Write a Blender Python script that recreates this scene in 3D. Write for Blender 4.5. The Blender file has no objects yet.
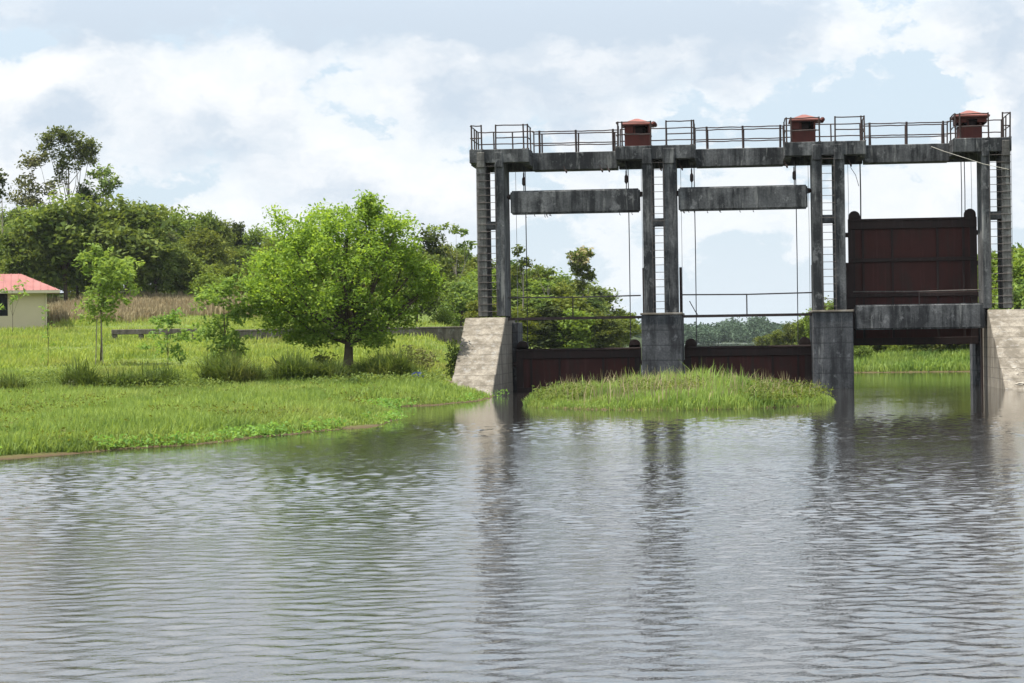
import bpy, bmesh, math, random
import numpy as np
from mathutils import Vector, Matrix

C = bpy.context.scene.collection
scn = bpy.context.scene
R = math.radians
rng = np.random.default_rng(7)
random.seed(7)

# ------------------------------------------------------------------ camera, light, exposure
F = 2200.0                      # focal length in pixels of a 1024 wide frame
CAMZ = 2.1
ROLL = 0.0148
cam = bpy.data.cameras.new('camera')
cam.lens = F * 36.0 / 1024.0
cam.sensor_width = 36.0
cam.clip_start = 0.5
cam.clip_end = 6000.0
cam_o = bpy.data.objects.new('camera', cam)
C.objects.link(cam_o)
cam_o.matrix_world = Matrix.Translation((0, 0, CAMZ)) @ Matrix.Rotation(R(90), 4, 'X') @ Matrix.Rotation(-ROLL, 4, 'Z')
scn.camera = cam_o

SUN_EL, SUN_AZ = R(70.0), R(-100.0)      # azimuth measured from +Y (away from the camera) towards +X
sun_dir = Vector((math.sin(SUN_AZ) * math.cos(SUN_EL), math.cos(SUN_AZ) * math.cos(SUN_EL), math.sin(SUN_EL)))
sl = bpy.data.lights.new('sun', 'SUN')
sl.energy = 4.2
sl.angle = R(0.6)
sl.color = (1.0, 0.95, 0.86)
so = bpy.data.objects.new('sun', sl)
C.objects.link(so)
so.rotation_euler = sun_dir.to_track_quat('Z', 'Y').to_euler()

scn.view_settings.view_transform = 'Standard'
scn.view_settings.look = 'None'
scn.view_settings.gamma = 1.0
scn.view_settings.exposure = 1.10
scn.view_settings.use_curve_mapping = False
scn.cycles.max_bounces = 6
scn.cycles.diffuse_bounces = 3
scn.cycles.glossy_bounces = 3
scn.cycles.transmission_bounces = 4
scn.cycles.transparent_max_bounces = 8
scn.cycles.caustics_reflective = False
scn.cycles.caustics_refractive = False
scn.cycles.volume_bounces = 0


class NT:
    """small node-tree helper"""
    def __init__(self, tree):
        self.t = tree
        tree.nodes.clear()

    def n(self, typ, **kw):
        nd = self.t.nodes.new(typ)
        ins = kw.pop('ins', {})
        for k, v in kw.items():
            setattr(nd, k, v)
        for k, v in ins.items():
            if hasattr(v, 'node'):
                self.t.links.new(v, nd.inputs[k])
            else:
                nd.inputs[k].default_value = v
        return nd

    def math(self, op, a, b=0.0, c=0.0, clamp=False):
        return self.n('ShaderNodeMath', operation=op, use_clamp=clamp, ins={0: a, 1: b, 2: c}).outputs[0]

    def mix(self, fac, a, b, mode='MIX'):
        nd = self.t.nodes.new('ShaderNodeMix')
        nd.data_type = 'RGBA'
        nd.blend_type = mode
        for i, v in ((0, fac), (6, a), (7, b)):
            if hasattr(v, 'node'):
                self.t.links.new(v, nd.inputs[i])
            else:
                if i and len(v) == 3:
                    v = (*v, 1)
                nd.inputs[i].default_value = v
        return nd.outputs[2]

    def ramp(self, fac, stops, interp='LINEAR'):
        nd = self.n('ShaderNodeValToRGB', ins={0: fac})
        cr = nd.color_ramp
        cr.interpolation = interp
        while len(cr.elements) < len(stops):
            cr.elements.new(0.5)
        for e, (p, c) in zip(cr.elements, stops):
            e.position = p
            e.color = (c, c, c, 1) if not hasattr(c, '__len__') else (*c, 1)
        return nd.outputs[0]

    def noise(self, vec, scale, detail=4.0, rough=0.55, dist=0.0):
        return self.n('ShaderNodeTexNoise', ins={'Vector': vec, 'Scale': scale, 'Detail': detail, 'Roughness': rough, 'Distortion': dist}).outputs[0]

    def mapping(self, vec, scale=(1, 1, 1), loc=(0, 0, 0)):
        return self.n('ShaderNodeMapping', ins={'Vector': vec, 'Scale': scale, 'Location': loc}).outputs[0]


# ------------------------------------------------------------------ world: physical sky with drifting cumulus
def make_world():
    w = bpy.data.worlds.new('World')
    scn.world = w
    w.use_nodes = True
    k = NT(w.node_tree)
    sky = k.n('ShaderNodeTexSky', sky_type='NISHITA', sun_disc=False, sun_elevation=SUN_EL, sun_rotation=SUN_AZ,
              air_density=1.0, dust_density=2.0, ozone_density=1.2).outputs[0]
    d = k.n('ShaderNodeTexCoord').outputs['Generated']
    sep = k.n('ShaderNodeSeparateXYZ', ins={0: d})
    x, y, z = sep.outputs
    az = k.math('ARCTAN2', x, y)
    el = k.math('ARCSINE', k.math('MINIMUM', k.math('MAXIMUM', z, -1.0), 1.0))
    # cloud field is laid out in azimuth / elevation, flattened towards the horizon
    ev = k.math('MULTIPLY', el, 1.5)
    p0 = k.n('ShaderNodeCombineXYZ', ins={0: az, 1: ev, 2: k.math('MULTIPLY', z, 0.25)}).outputs[0]

    def field(p):
        warp = k.n('ShaderNodeTexNoise', ins={'Vector': p, 'Scale': 24.0, 'Detail': 7.0, 'Roughness': 0.62})
        wv = k.n('ShaderNodeVectorMath', operation='SUBTRACT', ins={0: warp.outputs['Color'], 1: (0.5, 0.5, 0.5)}).outputs[0]
        wv2 = k.n('ShaderNodeVectorMath', operation='SCALE', ins={0: wv, 'Scale': 0.06}).outputs[0]
        pw = k.n('ShaderNodeVectorMath', operation='ADD', ins={0: p, 1: wv2}).outputs[0]
        sw = k.n('ShaderNodeSeparateXYZ', ins={0: pw})
        wa, we = sw.outputs[0], sw.outputs[1]
        big = k.noise(k.mapping(pw, loc=(3.1, 1.7, 0.4)), 16.0, 9.0, 0.57)
        acc = k.math('MULTIPLY', k.math('SUBTRACT', big, 0.5), 1.9)
        for px, py, rx, ry, amp in CLOUDS:
            dx = k.math('DIVIDE', k.math('SUBTRACT', wa, (px - 512) / F), rx / F)
            dy = k.math('DIVIDE', k.math('SUBTRACT', we, (342 - py) / F * 1.5), ry / F * 1.5)
            r2 = k.math('ADD', k.math('MULTIPLY', dx, dx), k.math('MULTIPLY', dy, dy))
            acc = k.math('ADD', acc, k.math('MULTIPLY', k.math('EXPONENT', k.math('MULTIPLY', r2, -1.0)), amp))
        return acc
    CLOUDS = ((225, 110, 80, 48, 0.75), (60, 90, 95, 36, 0.5), (430, 85, 70, 38, 0.5), (600, 75, 95, 50, 0.6), (985, 20, 60, 46, 0.7),
              (200, 215, 110, 24, 0.25), (445, 195, 90, 32, 0.45), (20, 180, 50, 34, 0.55), (1000, 110, 36, 40, 0.6), (940, 82, 16, 10, 0.6),
              (760, 240, 130, 34, 0.3), (920, 200, 70, 40, 0.4), (740, 30, 70, 40, 0.4), (300, -4, 380, 24, 0.8), (340, -60, 480, 50, 1.0), (660, -6, 120, 20, 0.6),
              (350, 60, 60, 30, -0.2), (510, 150, 40, 40, -0.25), (900, 70, 50, 40, -0.35), (330, 165, 60, 16, 0.3))
    d0 = field(p0)
    d1 = field(k.n('ShaderNodeVectorMath', operation='ADD', ins={0: p0, 1: (-0.004, 0.021, 0.0)}).outputs[0])
    cover = k.ramp(k.math('ADD', d0, 0.15), [(0.08, 0.0), (0.24, 0.75), (0.55, 1.0)], 'EASE')
    thick = k.ramp(k.math('ADD', k.math('MULTIPLY', d1, 0.8), k.math('MULTIPLY', d0, 0.12)), [(0.08, 0.0), (0.70, 1.0)], 'EASE')
    veil = k.mix(0.82, sky, (5.3, 6.25, 7.1))
    cloud = k.mix(thick, (7.15, 7.3, 7.45), (4.6, 5.3, 6.1))
    col = k.mix(cover, veil, cloud)
    g1 = k.n('ShaderNodeMapRange', interpolation_type='SMOOTHSTEP', ins={0: el, 1: 0.13, 2: 0.28, 3: 1.0, 4: 1.75}).outputs[0]
    g2 = k.n('ShaderNodeMapRange', interpolation_type='SMOOTHSTEP', ins={0: el, 1: 0.35, 2: 0.8, 3: 0.0, 4: 0.8}).outputs[0]
    low = k.n('ShaderNodeMapRange', interpolation_type='SMOOTHSTEP', ins={0: el, 1: 0.012, 2: 0.075, 3: 0.4, 4: 0.0}).outputs[0]
    col = k.mix(low, col, (6.3, 6.8, 7.25))
    gain = k.math('SUBTRACT', g1, g2)
    grey = k.n('ShaderNodeVectorMath', operation='SCALE', ins={0: col, 'Scale': gain}).outputs[0]
    bg = k.n('ShaderNodeBackground', ins={'Color': grey, 'Strength': 0.066})
    o = k.n('ShaderNodeOutputWorld')
    k.t.links.new(bg.outputs[0], o.inputs[0])


make_world()


# ------------------------------------------------------------------ pixel helpers (used only to measure the place)
def ray(px, py):
    u, v = px - 512.0, 341.5 - py
    c, s = math.cos(ROLL), math.sin(ROLL)
    return (u * c + v * s) / F, (-u * s + v * c) / F


def at(px, py, Y):
    a, b = ray(px, py)
    return Vector((a * Y, Y, CAMZ + b * Y))


def on_water(px, py, z=0.0):
    a, b = ray(px, py)
    Y = (z - CAMZ) / b
    return Vector((a * Y, Y, z))


PSI = math.atan(223.0 / F)
D0 = 89.8
O0 = Vector((ray(742, 330)[0] * D0, D0, 0))
SD = Vector((math.cos(PSI), -math.sin(PSI), 0))
TD = Vector((math.sin(PSI), math.cos(PSI), 0))


def S(px, t=0.0, py=270):
    a, _ = ray(px, py)
    sn, cs = math.sin(PSI), math.cos(PSI)
    return (a * (O0.y + t * cs) - O0.x - t * sn) / (cs + a * sn)


def Zt(px, py, t=0.0):
    _, b = ray(px, py)
    s = S(px, t, py)
    return CAMZ + b * (O0.y - s * math.sin(PSI) + t * math.cos(PSI))


def W(s, t, z):
    return O0 + SD * s + TD * t + Vector((0, 0, z))


# ------------------------------------------------------------------ mesh helpers
class MB:
    def __init__(self):
        self.v, self.f = [], []

    def add(self, vs, fs):
        b = len(self.v)
        self.v += [tuple(p) for p in vs]
        self.f += [tuple(b + i for i in f) for f in fs]

    def box(self, x0, x1, y0, y1, z0, z1):
        x0, x1 = sorted((x0, x1)); y0, y1 = sorted((y0, y1)); z0, z1 = sorted((z0, z1))
        self.add([(x0, y0, z0), (x1, y0, z0), (x1, y1, z0), (x0, y1, z0), (x0, y0, z1), (x1, y0, z1), (x1, y1, z1), (x0, y1, z1)],
                 [(3, 2, 1, 0), (4, 5, 6, 7), (0, 1, 5, 4), (1, 2, 6, 5), (2, 3, 7, 6), (3, 0, 4, 7)])

    def tube(self, pts, rad, n=8, caps=True):
        pts = [Vector(p) for p in pts]
        if not hasattr(rad, '__len__'):
            rad = [rad] * len(pts)
        rings = []
        for i, p in enumerate(pts):
            d = (pts[min(i + 1, len(pts) - 1)] - pts[max(i - 1, 0)]).normalized()
            a = Vector((1, 0, 0)) if abs(d.x) < 0.8 else Vector((0, 1, 0))
            e1 = d.cross(a).normalized()
            e2 = d.cross(e1)
            rings.append([p + (e1 * math.cos(2 * math.pi * j / n) + e2 * math.sin(2 * math.pi * j / n)) * rad[i] for j in range(n)])
        vs = [q for r in rings for q in r]
        fs = []
        for i in range(len(pts) - 1):
            for j in range(n):
                fs.append((i * n + j, i * n + (j + 1) % n, (i + 1) * n + (j + 1) % n, (i + 1) * n + j))
        if caps:
            fs.append(tuple(range(n - 1, -1, -1)))
            fs.append(tuple((len(pts) - 1) * n + j for j in range(n)))
        self.add(vs, fs)

    def prism(self, prof, axis, a0, a1):
        """extrude a closed 2D profile along axis 'x' (prof = y,z) or 'y' (prof = x,z)"""
        n = len(prof)
        if axis == 'x':
            vs = [(a0, p, q) for p, q in prof] + [(a1, p, q) for p, q in prof]
        else:
            vs = [(p, a0, q) for p, q in prof] + [(p, a1, q) for p, q in prof]
        fs = [tuple(range(n - 1, -1, -1)), tuple(range(n, 2 * n))] + [(i, (i + 1) % n, n + (i + 1) % n, n + i) for i in range(n)]
        self.add(vs, fs)

    def build(self, name, mat, parent=None, off=(0, 0, 0), bevel=0.0, seg=1, smooth=False):
        me = bpy.data.meshes.new(name)
        o3 = Vector(off)
        me.from_pydata([tuple(Vector(p) - o3) for p in self.v], [], self.f)
        bm = bmesh.new()
        bm.from_mesh(me)
        bmesh.ops.recalc_face_normals(bm, faces=bm.faces)
        if bevel > 0:
            bmesh.ops.bevel(bm, geom=[e for e in bm.edges if len(e.link_faces) == 2 and e.calc_face_angle(0) > 0.5], offset=bevel, segments=seg, affect='EDGES', clamp_overlap=True)
        bm.to_mesh(me)
        bm.free()
        if smooth:
            for p in me.polygons:
                p.use_smooth = True
        me.materials.append(mat)
        o = bpy.data.objects.new(name, me)
        C.objects.link(o)
        if parent is not None:
            o.parent = parent
        return o


def tag(o, label=None, cat=None, group=None, kind=None):
    for k_, v_ in (('label', label), ('category', cat), ('group', group), ('kind', kind)):
        if v_:
            o[k_] = v_
    return o


def empty(name, loc, rz=0.0):
    o = bpy.data.objects.new(name, None)
    o.empty_display_size = 0.3
    o.location = loc
    o.rotation_euler = (0, 0, rz)
    C.objects.link(o)
    return o


def dam_thing(name, s, t, z, label, cat, group=None):
    """an Empty on the dam's own axes (s along it, t through it)"""
    o = empty(name, W(s, t, z), -PSI)
    tag(o, label, cat, group)
    o_off = (s, t, z)
    return o, o_off


def np_mesh(name, verts, faces, mat, parent=None, smooth=False):
    """verts Nx3, faces MxK (one K)"""
    me = bpy.data.meshes.new(name)
    nv, nf, kk = len(verts), len(faces), faces.shape[1]
    me.vertices.add(nv)
    me.vertices.foreach_set('co', verts.astype(np.float32).ravel())
    me.loops.add(nf * kk)
    me.loops.foreach_set('vertex_index', faces.astype(np.int32).ravel())
    me.polygons.add(nf)
    me.polygons.foreach_set('loop_start', np.arange(0, nf * kk, kk, dtype=np.int32))
    me.polygons.foreach_set('loop_total', np.full(nf, kk, dtype=np.int32))
    if smooth:
        me.polygons.foreach_set('use_smooth', np.ones(nf, dtype=bool))
    me.update(calc_edges=True)
    me.materials.append(mat)
    o = bpy.data.objects.new(name, me)
    C.objects.link(o)
    if parent is not None:
        o.parent = parent
    return o


# ------------------------------------------------------------------ materials
def mat_new(name):
    m = bpy.data.materials.new(name)
    m.use_nodes = True
    return m, NT(m.node_tree)


def out(k, sh):
    o = k.n('ShaderNodeOutputMaterial')
    k.t.links.new(sh, o.inputs[0])


def bsdf(k, color, rough=0.8, normal=None, metal=0.0, spec=0.3):
    ins = {'Base Color': color if hasattr(color, 'node') else (*color, 1), 'Roughness': rough, 'Metallic': metal, 'Specular IOR Level': spec}
    if normal is not None:
        ins['Normal'] = normal
    return k.n('ShaderNodeBsdfPrincipled', ins=ins).outputs[0]


def bump(k, h, strength=0.5, dist=0.02):
    return k.n('ShaderNodeBump', ins={'Strength': strength, 'Distance': dist, 'Height': h}).outputs[0]


def concrete(name, c0, c1, dark, stain, lines=0.0):
    m, k = mat_new(name)
    P = k.n('ShaderNodeNewGeometry').outputs['Position']
    n1 = k.noise(P, 1.3, 6, 0.6)
    streak = k.noise(k.mapping(P, (3.2, 3.2, 0.35)), 1.0, 5, 0.62)
    n3 = k.noise(P, 14.0, 4, 0.6)
    col = k.mix(k.ramp(n1, [(0.3, 0), (0.7, 1)]), c0, c1)
    col = k.mix(k.math('MULTIPLY', k.ramp(n3, [(0.42, 0), (0.62, 1)]), 0.4), col, tuple(c * 0.5 for c in c0))
    blot = k.noise(P, 0.55, 7, 0.68, 0.6)
    sm = k.math('ADD', k.math('MULTIPLY', streak, 0.62), k.math('MULTIPLY', blot, 0.45))
    col = k.mix(k.math('MULTIPLY', k.ramp(sm, [(0.46, 0), (0.60, 1)]), stain), col, dark)
    lich = k.noise(k.mapping(P, (1, 1, 0.8), (7, 1, 3)), 2.6, 8, 0.7)
    col = k.mix(k.math('MULTIPLY', k.ramp(lich, [(0.57, 0), (0.66, 1)]), 0.38), col, tuple(min(max(c, 0.33), c * 2.1) for c in c1))
    lime = k.noise(k.mapping(P, (4.0, 4.0, 0.4), (9, 3, 1)), 1.0, 6, 0.65)
    col = k.mix(k.math('MULTIPLY', k.ramp(lime, [(0.58, 0), (0.68, 1)]), 0.6), col, (0.30, 0.30, 0.285))
    if lines:
        sp = k.n('ShaderNodeSeparateXYZ', ins={0: P})
        fr = k.math('FRACT', k.math('MULTIPLY', k.math('ADD', sp.outputs[2], k.math('MULTIPLY', n1, 0.06)), 1.0 / lines))
        ln = k.ramp(fr, [(0.0, 1.0), (0.13, 0.0)])
        col = k.mix(k.math('MULTIPLY', ln, 0.7), col, tuple(c * 0.35 for c in c0))
    h = k.math('ADD', n3, k.math('MULTIPLY', k.noise(P, 60, 3), 0.5))
    out(k, bsdf(k, col, 0.92, bump(k, h, 0.6, 0.015), spec=0.15))
    return m


M_FRAME = concrete('stained concrete', (0.085, 0.087, 0.09), (0.175, 0.177, 0.178), (0.013, 0.014, 0.016), 0.84)
M_COL = concrete('paler column concrete', (0.15, 0.142, 0.13), (0.24, 0.23, 0.215), (0.045, 0.042, 0.04), 0.7, 0.6)  # less stained mix; lit look of the outer columns put into its colour
M_PIER = concrete('pier concrete', (0.065, 0.068, 0.073), (0.125, 0.128, 0.133), (0.016, 0.017, 0.019), 0.8, 0.62)
M_ABUT = concrete('pale weathered concrete', (0.22, 0.195, 0.16), (0.31, 0.28, 0.235), (0.11, 0.095, 0.075), 0.8, 0.4)


def rust(name, c0, c1, c2):
    m, k = mat_new(name)
    P = k.n('ShaderNodeNewGeometry').outputs['Position']
    n1 = k.noise(P, 1.1, 6, 0.6)
    n2 = k.noise(k.mapping(P, (4, 4, 0.6)), 1.0, 5, 0.6)
    n3 = k.noise(P, 30, 4, 0.6)
    col = k.mix(k.ramp(n1, [(0.35, 0), (0.68, 1)]), c0, c1)
    col = k.mix(k.math('MULTIPLY', k.ramp(n2, [(0.48, 0), (0.7, 1)]), 0.8), col, c2)
    run = k.noise(k.mapping(P, (7, 7, 0.35), (2, 5, 1)), 1.0, 6, 0.65)
    col = k.mix(k.math('MULTIPLY', k.ramp(run, [(0.54, 0), (0.68, 1)]), 0.45), col, tuple(min(1, c * 1.9 + 0.012) for c in c1))
    col = k.mix(k.math('MULTIPLY', n3, 0.25), col, (0.01, 0.008, 0.007))
    out(k, bsdf(k, col, 0.75, bump(k, n3, 0.3, 0.01), spec=0.25))
    return m


M_GATE = rust('red oxide steel', (0.058, 0.014, 0.011), (0.04, 0.011, 0.009), (0.03, 0.02, 0.015))
M_GATEF = rust('dark rusted steel', (0.03, 0.015, 0.013), (0.022, 0.012, 0.011), (0.015, 0.012, 0.011))
M_RAIL = rust('dark railing steel', (0.05, 0.03, 0.027), (0.07, 0.05, 0.045), (0.025, 0.02, 0.02))
M_HUT = rust('brick red painted steel', (0.11, 0.025, 0.018), (0.075, 0.02, 0.016), (0.05, 0.02, 0.015))
M_CABLE = rust('greased cable', (0.04, 0.04, 0.045), (0.07, 0.07, 0.07), (0.03, 0.03, 0.03))
M_ROPE = rust('grey wire rope', (0.22, 0.23, 0.24), (0.3, 0.3, 0.3), (0.15, 0.15, 0.15))
M_WIRE = rust('bright wire', (0.55, 0.52, 0.45), (0.6, 0.57, 0.5), (0.4, 0.38, 0.33))
M_RUNG = rust('rung steel', (0.09, 0.08, 0.075), (0.13, 0.11, 0.1), (0.05, 0.04, 0.04))


def roof_mat(name, c0, c1, c2):
    m, k = mat_new(name)
    P = k.n('ShaderNodeNewGeometry').outputs['Position']
    n1 = k.noise(P, 0.8, 6, 0.6)
    n2 = k.noise(P, 6, 4, 0.6)
    col = k.mix(k.ramp(n1, [(0.35, 0), (0.65, 1)]), c0, c1)
    col = k.mix(k.math('MULTIPLY', k.ramp(n2, [(0.5, 0), (0.7, 1)]), 0.6), col, c2)
    out(k, bsdf(k, col, 0.55, spec=0.3))
    return m


M_HUTROOF = roof_mat('faded red roof sheet', (0.25, 0.085, 0.066), (0.21, 0.08, 0.064), (0.12, 0.055, 0.045))
M_HOUSEROOF = roof_mat('faded pink-red roof sheet', (0.26, 0.095, 0.083), (0.31, 0.13, 0.115), (0.19, 0.08, 0.07))


def simple(name, c, rough=0.8, var=0.25, scale=3.0, spec=0.3):
    m, k = mat_new(name)
    P = k.n('ShaderNodeNewGeometry').outputs['Position']
    n1 = k.noise(P, scale, 5, 0.6)
    col = k.mix(n1, tuple(x * (1 - var) for x in c), tuple(min(1, x * (1 + var)) for x in c))
    out(k, bsdf(k, col, rough, bump(k, k.noise(P, scale * 6, 3), 0.25, 0.01), spec=spec))
    return m


M_WALL = simple('cream plaster', (0.50, 0.43, 0.29), 0.9, 0.1, 1.2)
M_FASCIA = simple('cream fascia board', (0.55, 0.49, 0.36), 0.8, 0.1)
M_PLINTH = simple('grey plinth', (0.32, 0.3, 0.27), 0.9, 0.2)
M_DARKIN = simple('shade-black room', (0.012, 0.012, 0.012), 0.9, 0.2)  # near-black puts the unlit room behind the window into colour
M_GLASS = simple('shade-black window glass', (0.008, 0.009, 0.01), 0.5, 0.1, 3, 0.1)  # pane coloured black in place of the unlit room behind it
M_LOWWALL = concrete('blackened low wall', (0.13, 0.112, 0.092), (0.20, 0.175, 0.145), (0.05, 0.043, 0.036), 0.65)
M_BARK = simple('brown bark', (0.075, 0.055, 0.04), 0.95, 0.45, 5)
M_BARKPALE = simple('pale bark', (0.24, 0.21, 0.17), 0.95, 0.35, 3)
M_STONE = simple('pale broken stone', (0.32, 0.29, 0.245), 0.9, 0.35, 4)
M_MUDSTONE = simple('brown stone', (0.16, 0.115, 0.085), 0.9, 0.35, 4)
M_BLUE = simple('blue plastic', (0.02, 0.035, 0.11), 0.45, 0.4, 6)


def foliage(name, c0, c1, c2, transl=0.35, objvar=0.25, dry=None):
    m, k = mat_new(name)
    geo = k.n('ShaderNodeNewGeometry')
    r = geo.outputs['Random Per Island']
    P = geo.outputs['Position']
    orand = k.n('ShaderNodeObjectInfo').outputs['Random']
    clump = k.noise(P, 0.55, 3, 0.5)
    f = k.math('ADD', k.math('MULTIPLY', r, 0.55), k.math('MULTIPLY', k.math('SUBTRACT', clump, 0.3), 0.9), clamp=True)
    col = k.ramp(f, [(0.0, c0), (0.55, c1), (1.0, c2)])
    if dry:
        dn = k.noise(P, 0.22, 5, 0.65)
        col = k.mix(k.math('MULTIPLY', k.ramp(dn, [(0.50, 0), (0.68, 1)]), dry), col, (0.27, 0.23, 0.09))
        lush = k.noise(k.mapping(P, loc=(5, 9, 0)), 0.35, 4, 0.6)
        col = k.mix(k.math('MULTIPLY', k.ramp(lush, [(0.52, 0), (0.66, 1)]), 0.55), col, (0.06, 0.125, 0.025))
    hsv = k.n('ShaderNodeHueSaturation', ins={'Hue': k.math('ADD', 0.5, k.math('MULTIPLY', k.math('SUBTRACT', orand, 0.5), 0.035)),
                                              'Saturation': 1.0, 'Value': k.math('ADD', 1 - objvar, k.math('MULTIPLY', orand, 2 * objvar)), 'Color': col}).outputs[0]
    df = k.n('ShaderNodeBsdfDiffuse', ins={'Color': hsv}).outputs[0]
    tc = k.mix(0.5, hsv, (0.30, 0.36, 0.02), 'MIX') if False else k.n('ShaderNodeHueSaturation', ins={'Hue': 0.485, 'Saturation': 1.1, 'Value': 1.25, 'Color': hsv}).outputs[0]
    tr = k.n('ShaderNodeBsdfTranslucent', ins={'Color': tc}).outputs[0]
    gl = k.n('ShaderNodeBsdfGlossy', ins={'Roughness': 0.6, 'Color': (0.9, 0.95, 1.0, 1)}).outputs[0]
    mx = k.n('ShaderNodeMixShader', ins={0: transl, 1: df, 2: tr}).outputs[0]
    mx2 = k.n('ShaderNodeMixShader', ins={0: 0.008, 1: mx, 2: gl}).outputs[0]
    out(k, mx2)
    return m


M_LEAF_MAIN = foliage('bright yellow-green leaves', (0.10, 0.165, 0.028), (0.235, 0.335, 0.05), (0.41, 0.50, 0.12), 0.52, 0.0)
M_LEAF_SAP = foliage('light sapling leaves', (0.098, 0.180, 0.042), (0.183, 0.300, 0.060), (0.293, 0.408, 0.096), 0.45, 0.05)
M_LEAF_MID = foliage('mid green leaves', (0.052, 0.088, 0.02), (0.135, 0.178, 0.038), (0.27, 0.31, 0.075), 0.38, 0.38)
M_LEAF_DARK = foliage('dark green leaves', (0.030, 0.054, 0.016), (0.075, 0.108, 0.028), (0.18, 0.21, 0.06), 0.34, 0.42)
M_LEAF_LIGHT = foliage('pale green leaves', (0.07, 0.105, 0.018), (0.145, 0.19, 0.032), (0.26, 0.30, 0.065), 0.38)
M_LEAF_YEL = foliage('yellowing leaves', (0.073, 0.090, 0.036), (0.146, 0.156, 0.054), (0.293, 0.264, 0.096), 0.3, 0.1)
M_LEAF_FLOWER = foliage('cream blossom', (0.26, 0.23, 0.10), (0.46, 0.41, 0.22), (0.58, 0.52, 0.32), 0.35, 0.05)
M_LEAF_FAR = foliage('far haze-blue foliage', (0.037, 0.060, 0.042), (0.061, 0.096, 0.054), (0.091, 0.132, 0.072), 0.2, 0.1)  # bluish haze of the distance is mixed into the leaf colour
M_GRASS = foliage('fresh green grass', (0.14, 0.20, 0.045), (0.235, 0.31, 0.07), (0.37, 0.44, 0.14), 0.45, 0.0, 0.3)
M_GRASS2 = foliage('meadow grass', (0.159, 0.216, 0.048), (0.256, 0.336, 0.066), (0.378, 0.420, 0.114), 0.45, 0.0, 0.55)
M_REED = foliage('islet grass', (0.146, 0.216, 0.054), (0.244, 0.336, 0.078), (0.403, 0.456, 0.156), 0.45, 0.0, 0.3)
M_TUSS = foliage('shade-dark tall grass', (0.05, 0.085, 0.02), (0.09, 0.14, 0.03), (0.17, 0.21, 0.06), 0.35, 0.0, 0.35)  # shade on the tall clumps is put into this darker green
M_DRY = foliage('dry straw grass', (0.19, 0.16, 0.08), (0.31, 0.265, 0.15), (0.40, 0.35, 0.21), 0.3, 0.0)


def ground_mat():
    m, k = mat_new('grassy earth')
    P = k.n('ShaderNodeNewGeometry').outputs['Position']
    sp = k.n('ShaderNodeSeparateXYZ', ins={0: P})
    n1 = k.noise(P, 0.35, 6, 0.6)
    n2 = k.noise(P, 3.0, 5, 0.6)
    col = k.mix(k.ramp(n1, [(0.35, 0), (0.65, 1)]), (0.085, 0.135, 0.022), (0.12, 0.165, 0.032))
    col = k.mix(k.ramp(n2, [(0.4, 0), (0.75, 1)]), col, (0.10, 0.10, 0.035))
    zz = k.math('ADD', sp.outputs[2], k.math('MULTIPLY', k.math('SUBTRACT', n2, 0.5), 0.12))
    col = k.mix(k.ramp(k.math('ADD', zz, 0.5), [(0.5, 1), (0.62, 0)]), col, (0.085, 0.058, 0.035))
    far = k.ramp(k.math('MULTIPLY', k.math('SUBTRACT', sp.outputs[1], 175), 1 / 40.0), [(0, 0), (1, 1)])
    col = k.mix(far, col, (0.035, 0.05, 0.018))
    out(k, bsdf(k, col, 0.95, bump(k, n2, 0.6, 0.06), spec=0.1))
    return m


M_GROUND = ground_mat()


def water_mat():
    m, k = mat_new('brown river water')
    P = k.n('ShaderNodeNewGeometry').outputs['Position']
    a = k.noise(k.mapping(P, (8.5, 10.0, 1)), 1.0, 3, 0.6)
    b = k.noise(k.mapping(P, (21.0, 25.0, 1), (4, 2, 0)), 1.0, 2, 0.5)
    h = k.math('ADD', a, k.math('MULTIPLY', b, 0.45))
    # gusts: rougher and calmer patches
    g = k.ramp(k.noise(k.mapping(P, (0.05, 0.16, 1)), 1.0, 3, 0.5), [(0.35, 0.45), (0.65, 1.0)])
    yy = k.n('ShaderNodeSeparateXYZ', ins={0: P}).outputs[1]
    calm = k.n('ShaderNodeMapRange', interpolation_type='SMOOTHSTEP', ins={0: yy, 1: 38.0, 2: 60.0, 3: 1.0, 4: 0.24}).outputs[0]
    nb = k.n('ShaderNodeBump', ins={'Strength': k.math('MULTIPLY', k.math('MULTIPLY', g, calm), 0.27), 'Distance': 0.02, 'Height': h}).outputs[0]
    s = k.n('ShaderNodeBsdfPrincipled', ins={'Base Color': (0.024, 0.022, 0.020, 1), 'Roughness': 0.03, 'IOR': 1.36, 'Normal': nb}).outputs[0]
    out(k, s)
    return m


M_WATER = water_mat()

# ------------------------------------------------------------------ terrain
Lw = [on_water(*p) for p in ((-40, 466), (0, 460), (60, 455), (130, 449), (200, 445), (260, 437), (300, 434), (345, 429), (385, 424), (404, 419), (392, 414),
                             (372, 409), (365, 406.5), (400, 406.5), (440, 405), (480, 401), (500, 396))]
left_shore = [(-500, 10), (-60, 34), (-25, 36.5)] + [(p.x, p.y) for p in Lw] + \
             [(-1.0, 88), (-0.9, 92), (-0.9, 97), (1.5, 112), (5, 140), (10, 180), (22, 300), (70, 900), (75, 1000)]
left_poly = left_shore + [(75, 4500), (-3500, 4500), (-3500, 10)]
right_shore = [(3500, 15), (80, 25), (34, 55), (24, 76), (21.0, 84), (20.4, 90), (20.6, 97), (25, 104), (29, 112), (28, 124), (22, 127.0), (16.4, 129), (18.5, 150), (24.5, 195), (38, 300), (116, 900), (116, 1000)]
right_poly = right_shore + [(110, 4500), (3500, 4500)]
far_poly = [(-3500, 1000), (3500, 1000), (3500, 4500), (-3500, 4500)]
ISL = (5.45, 72.6, 5.0, 7.4)


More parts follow.
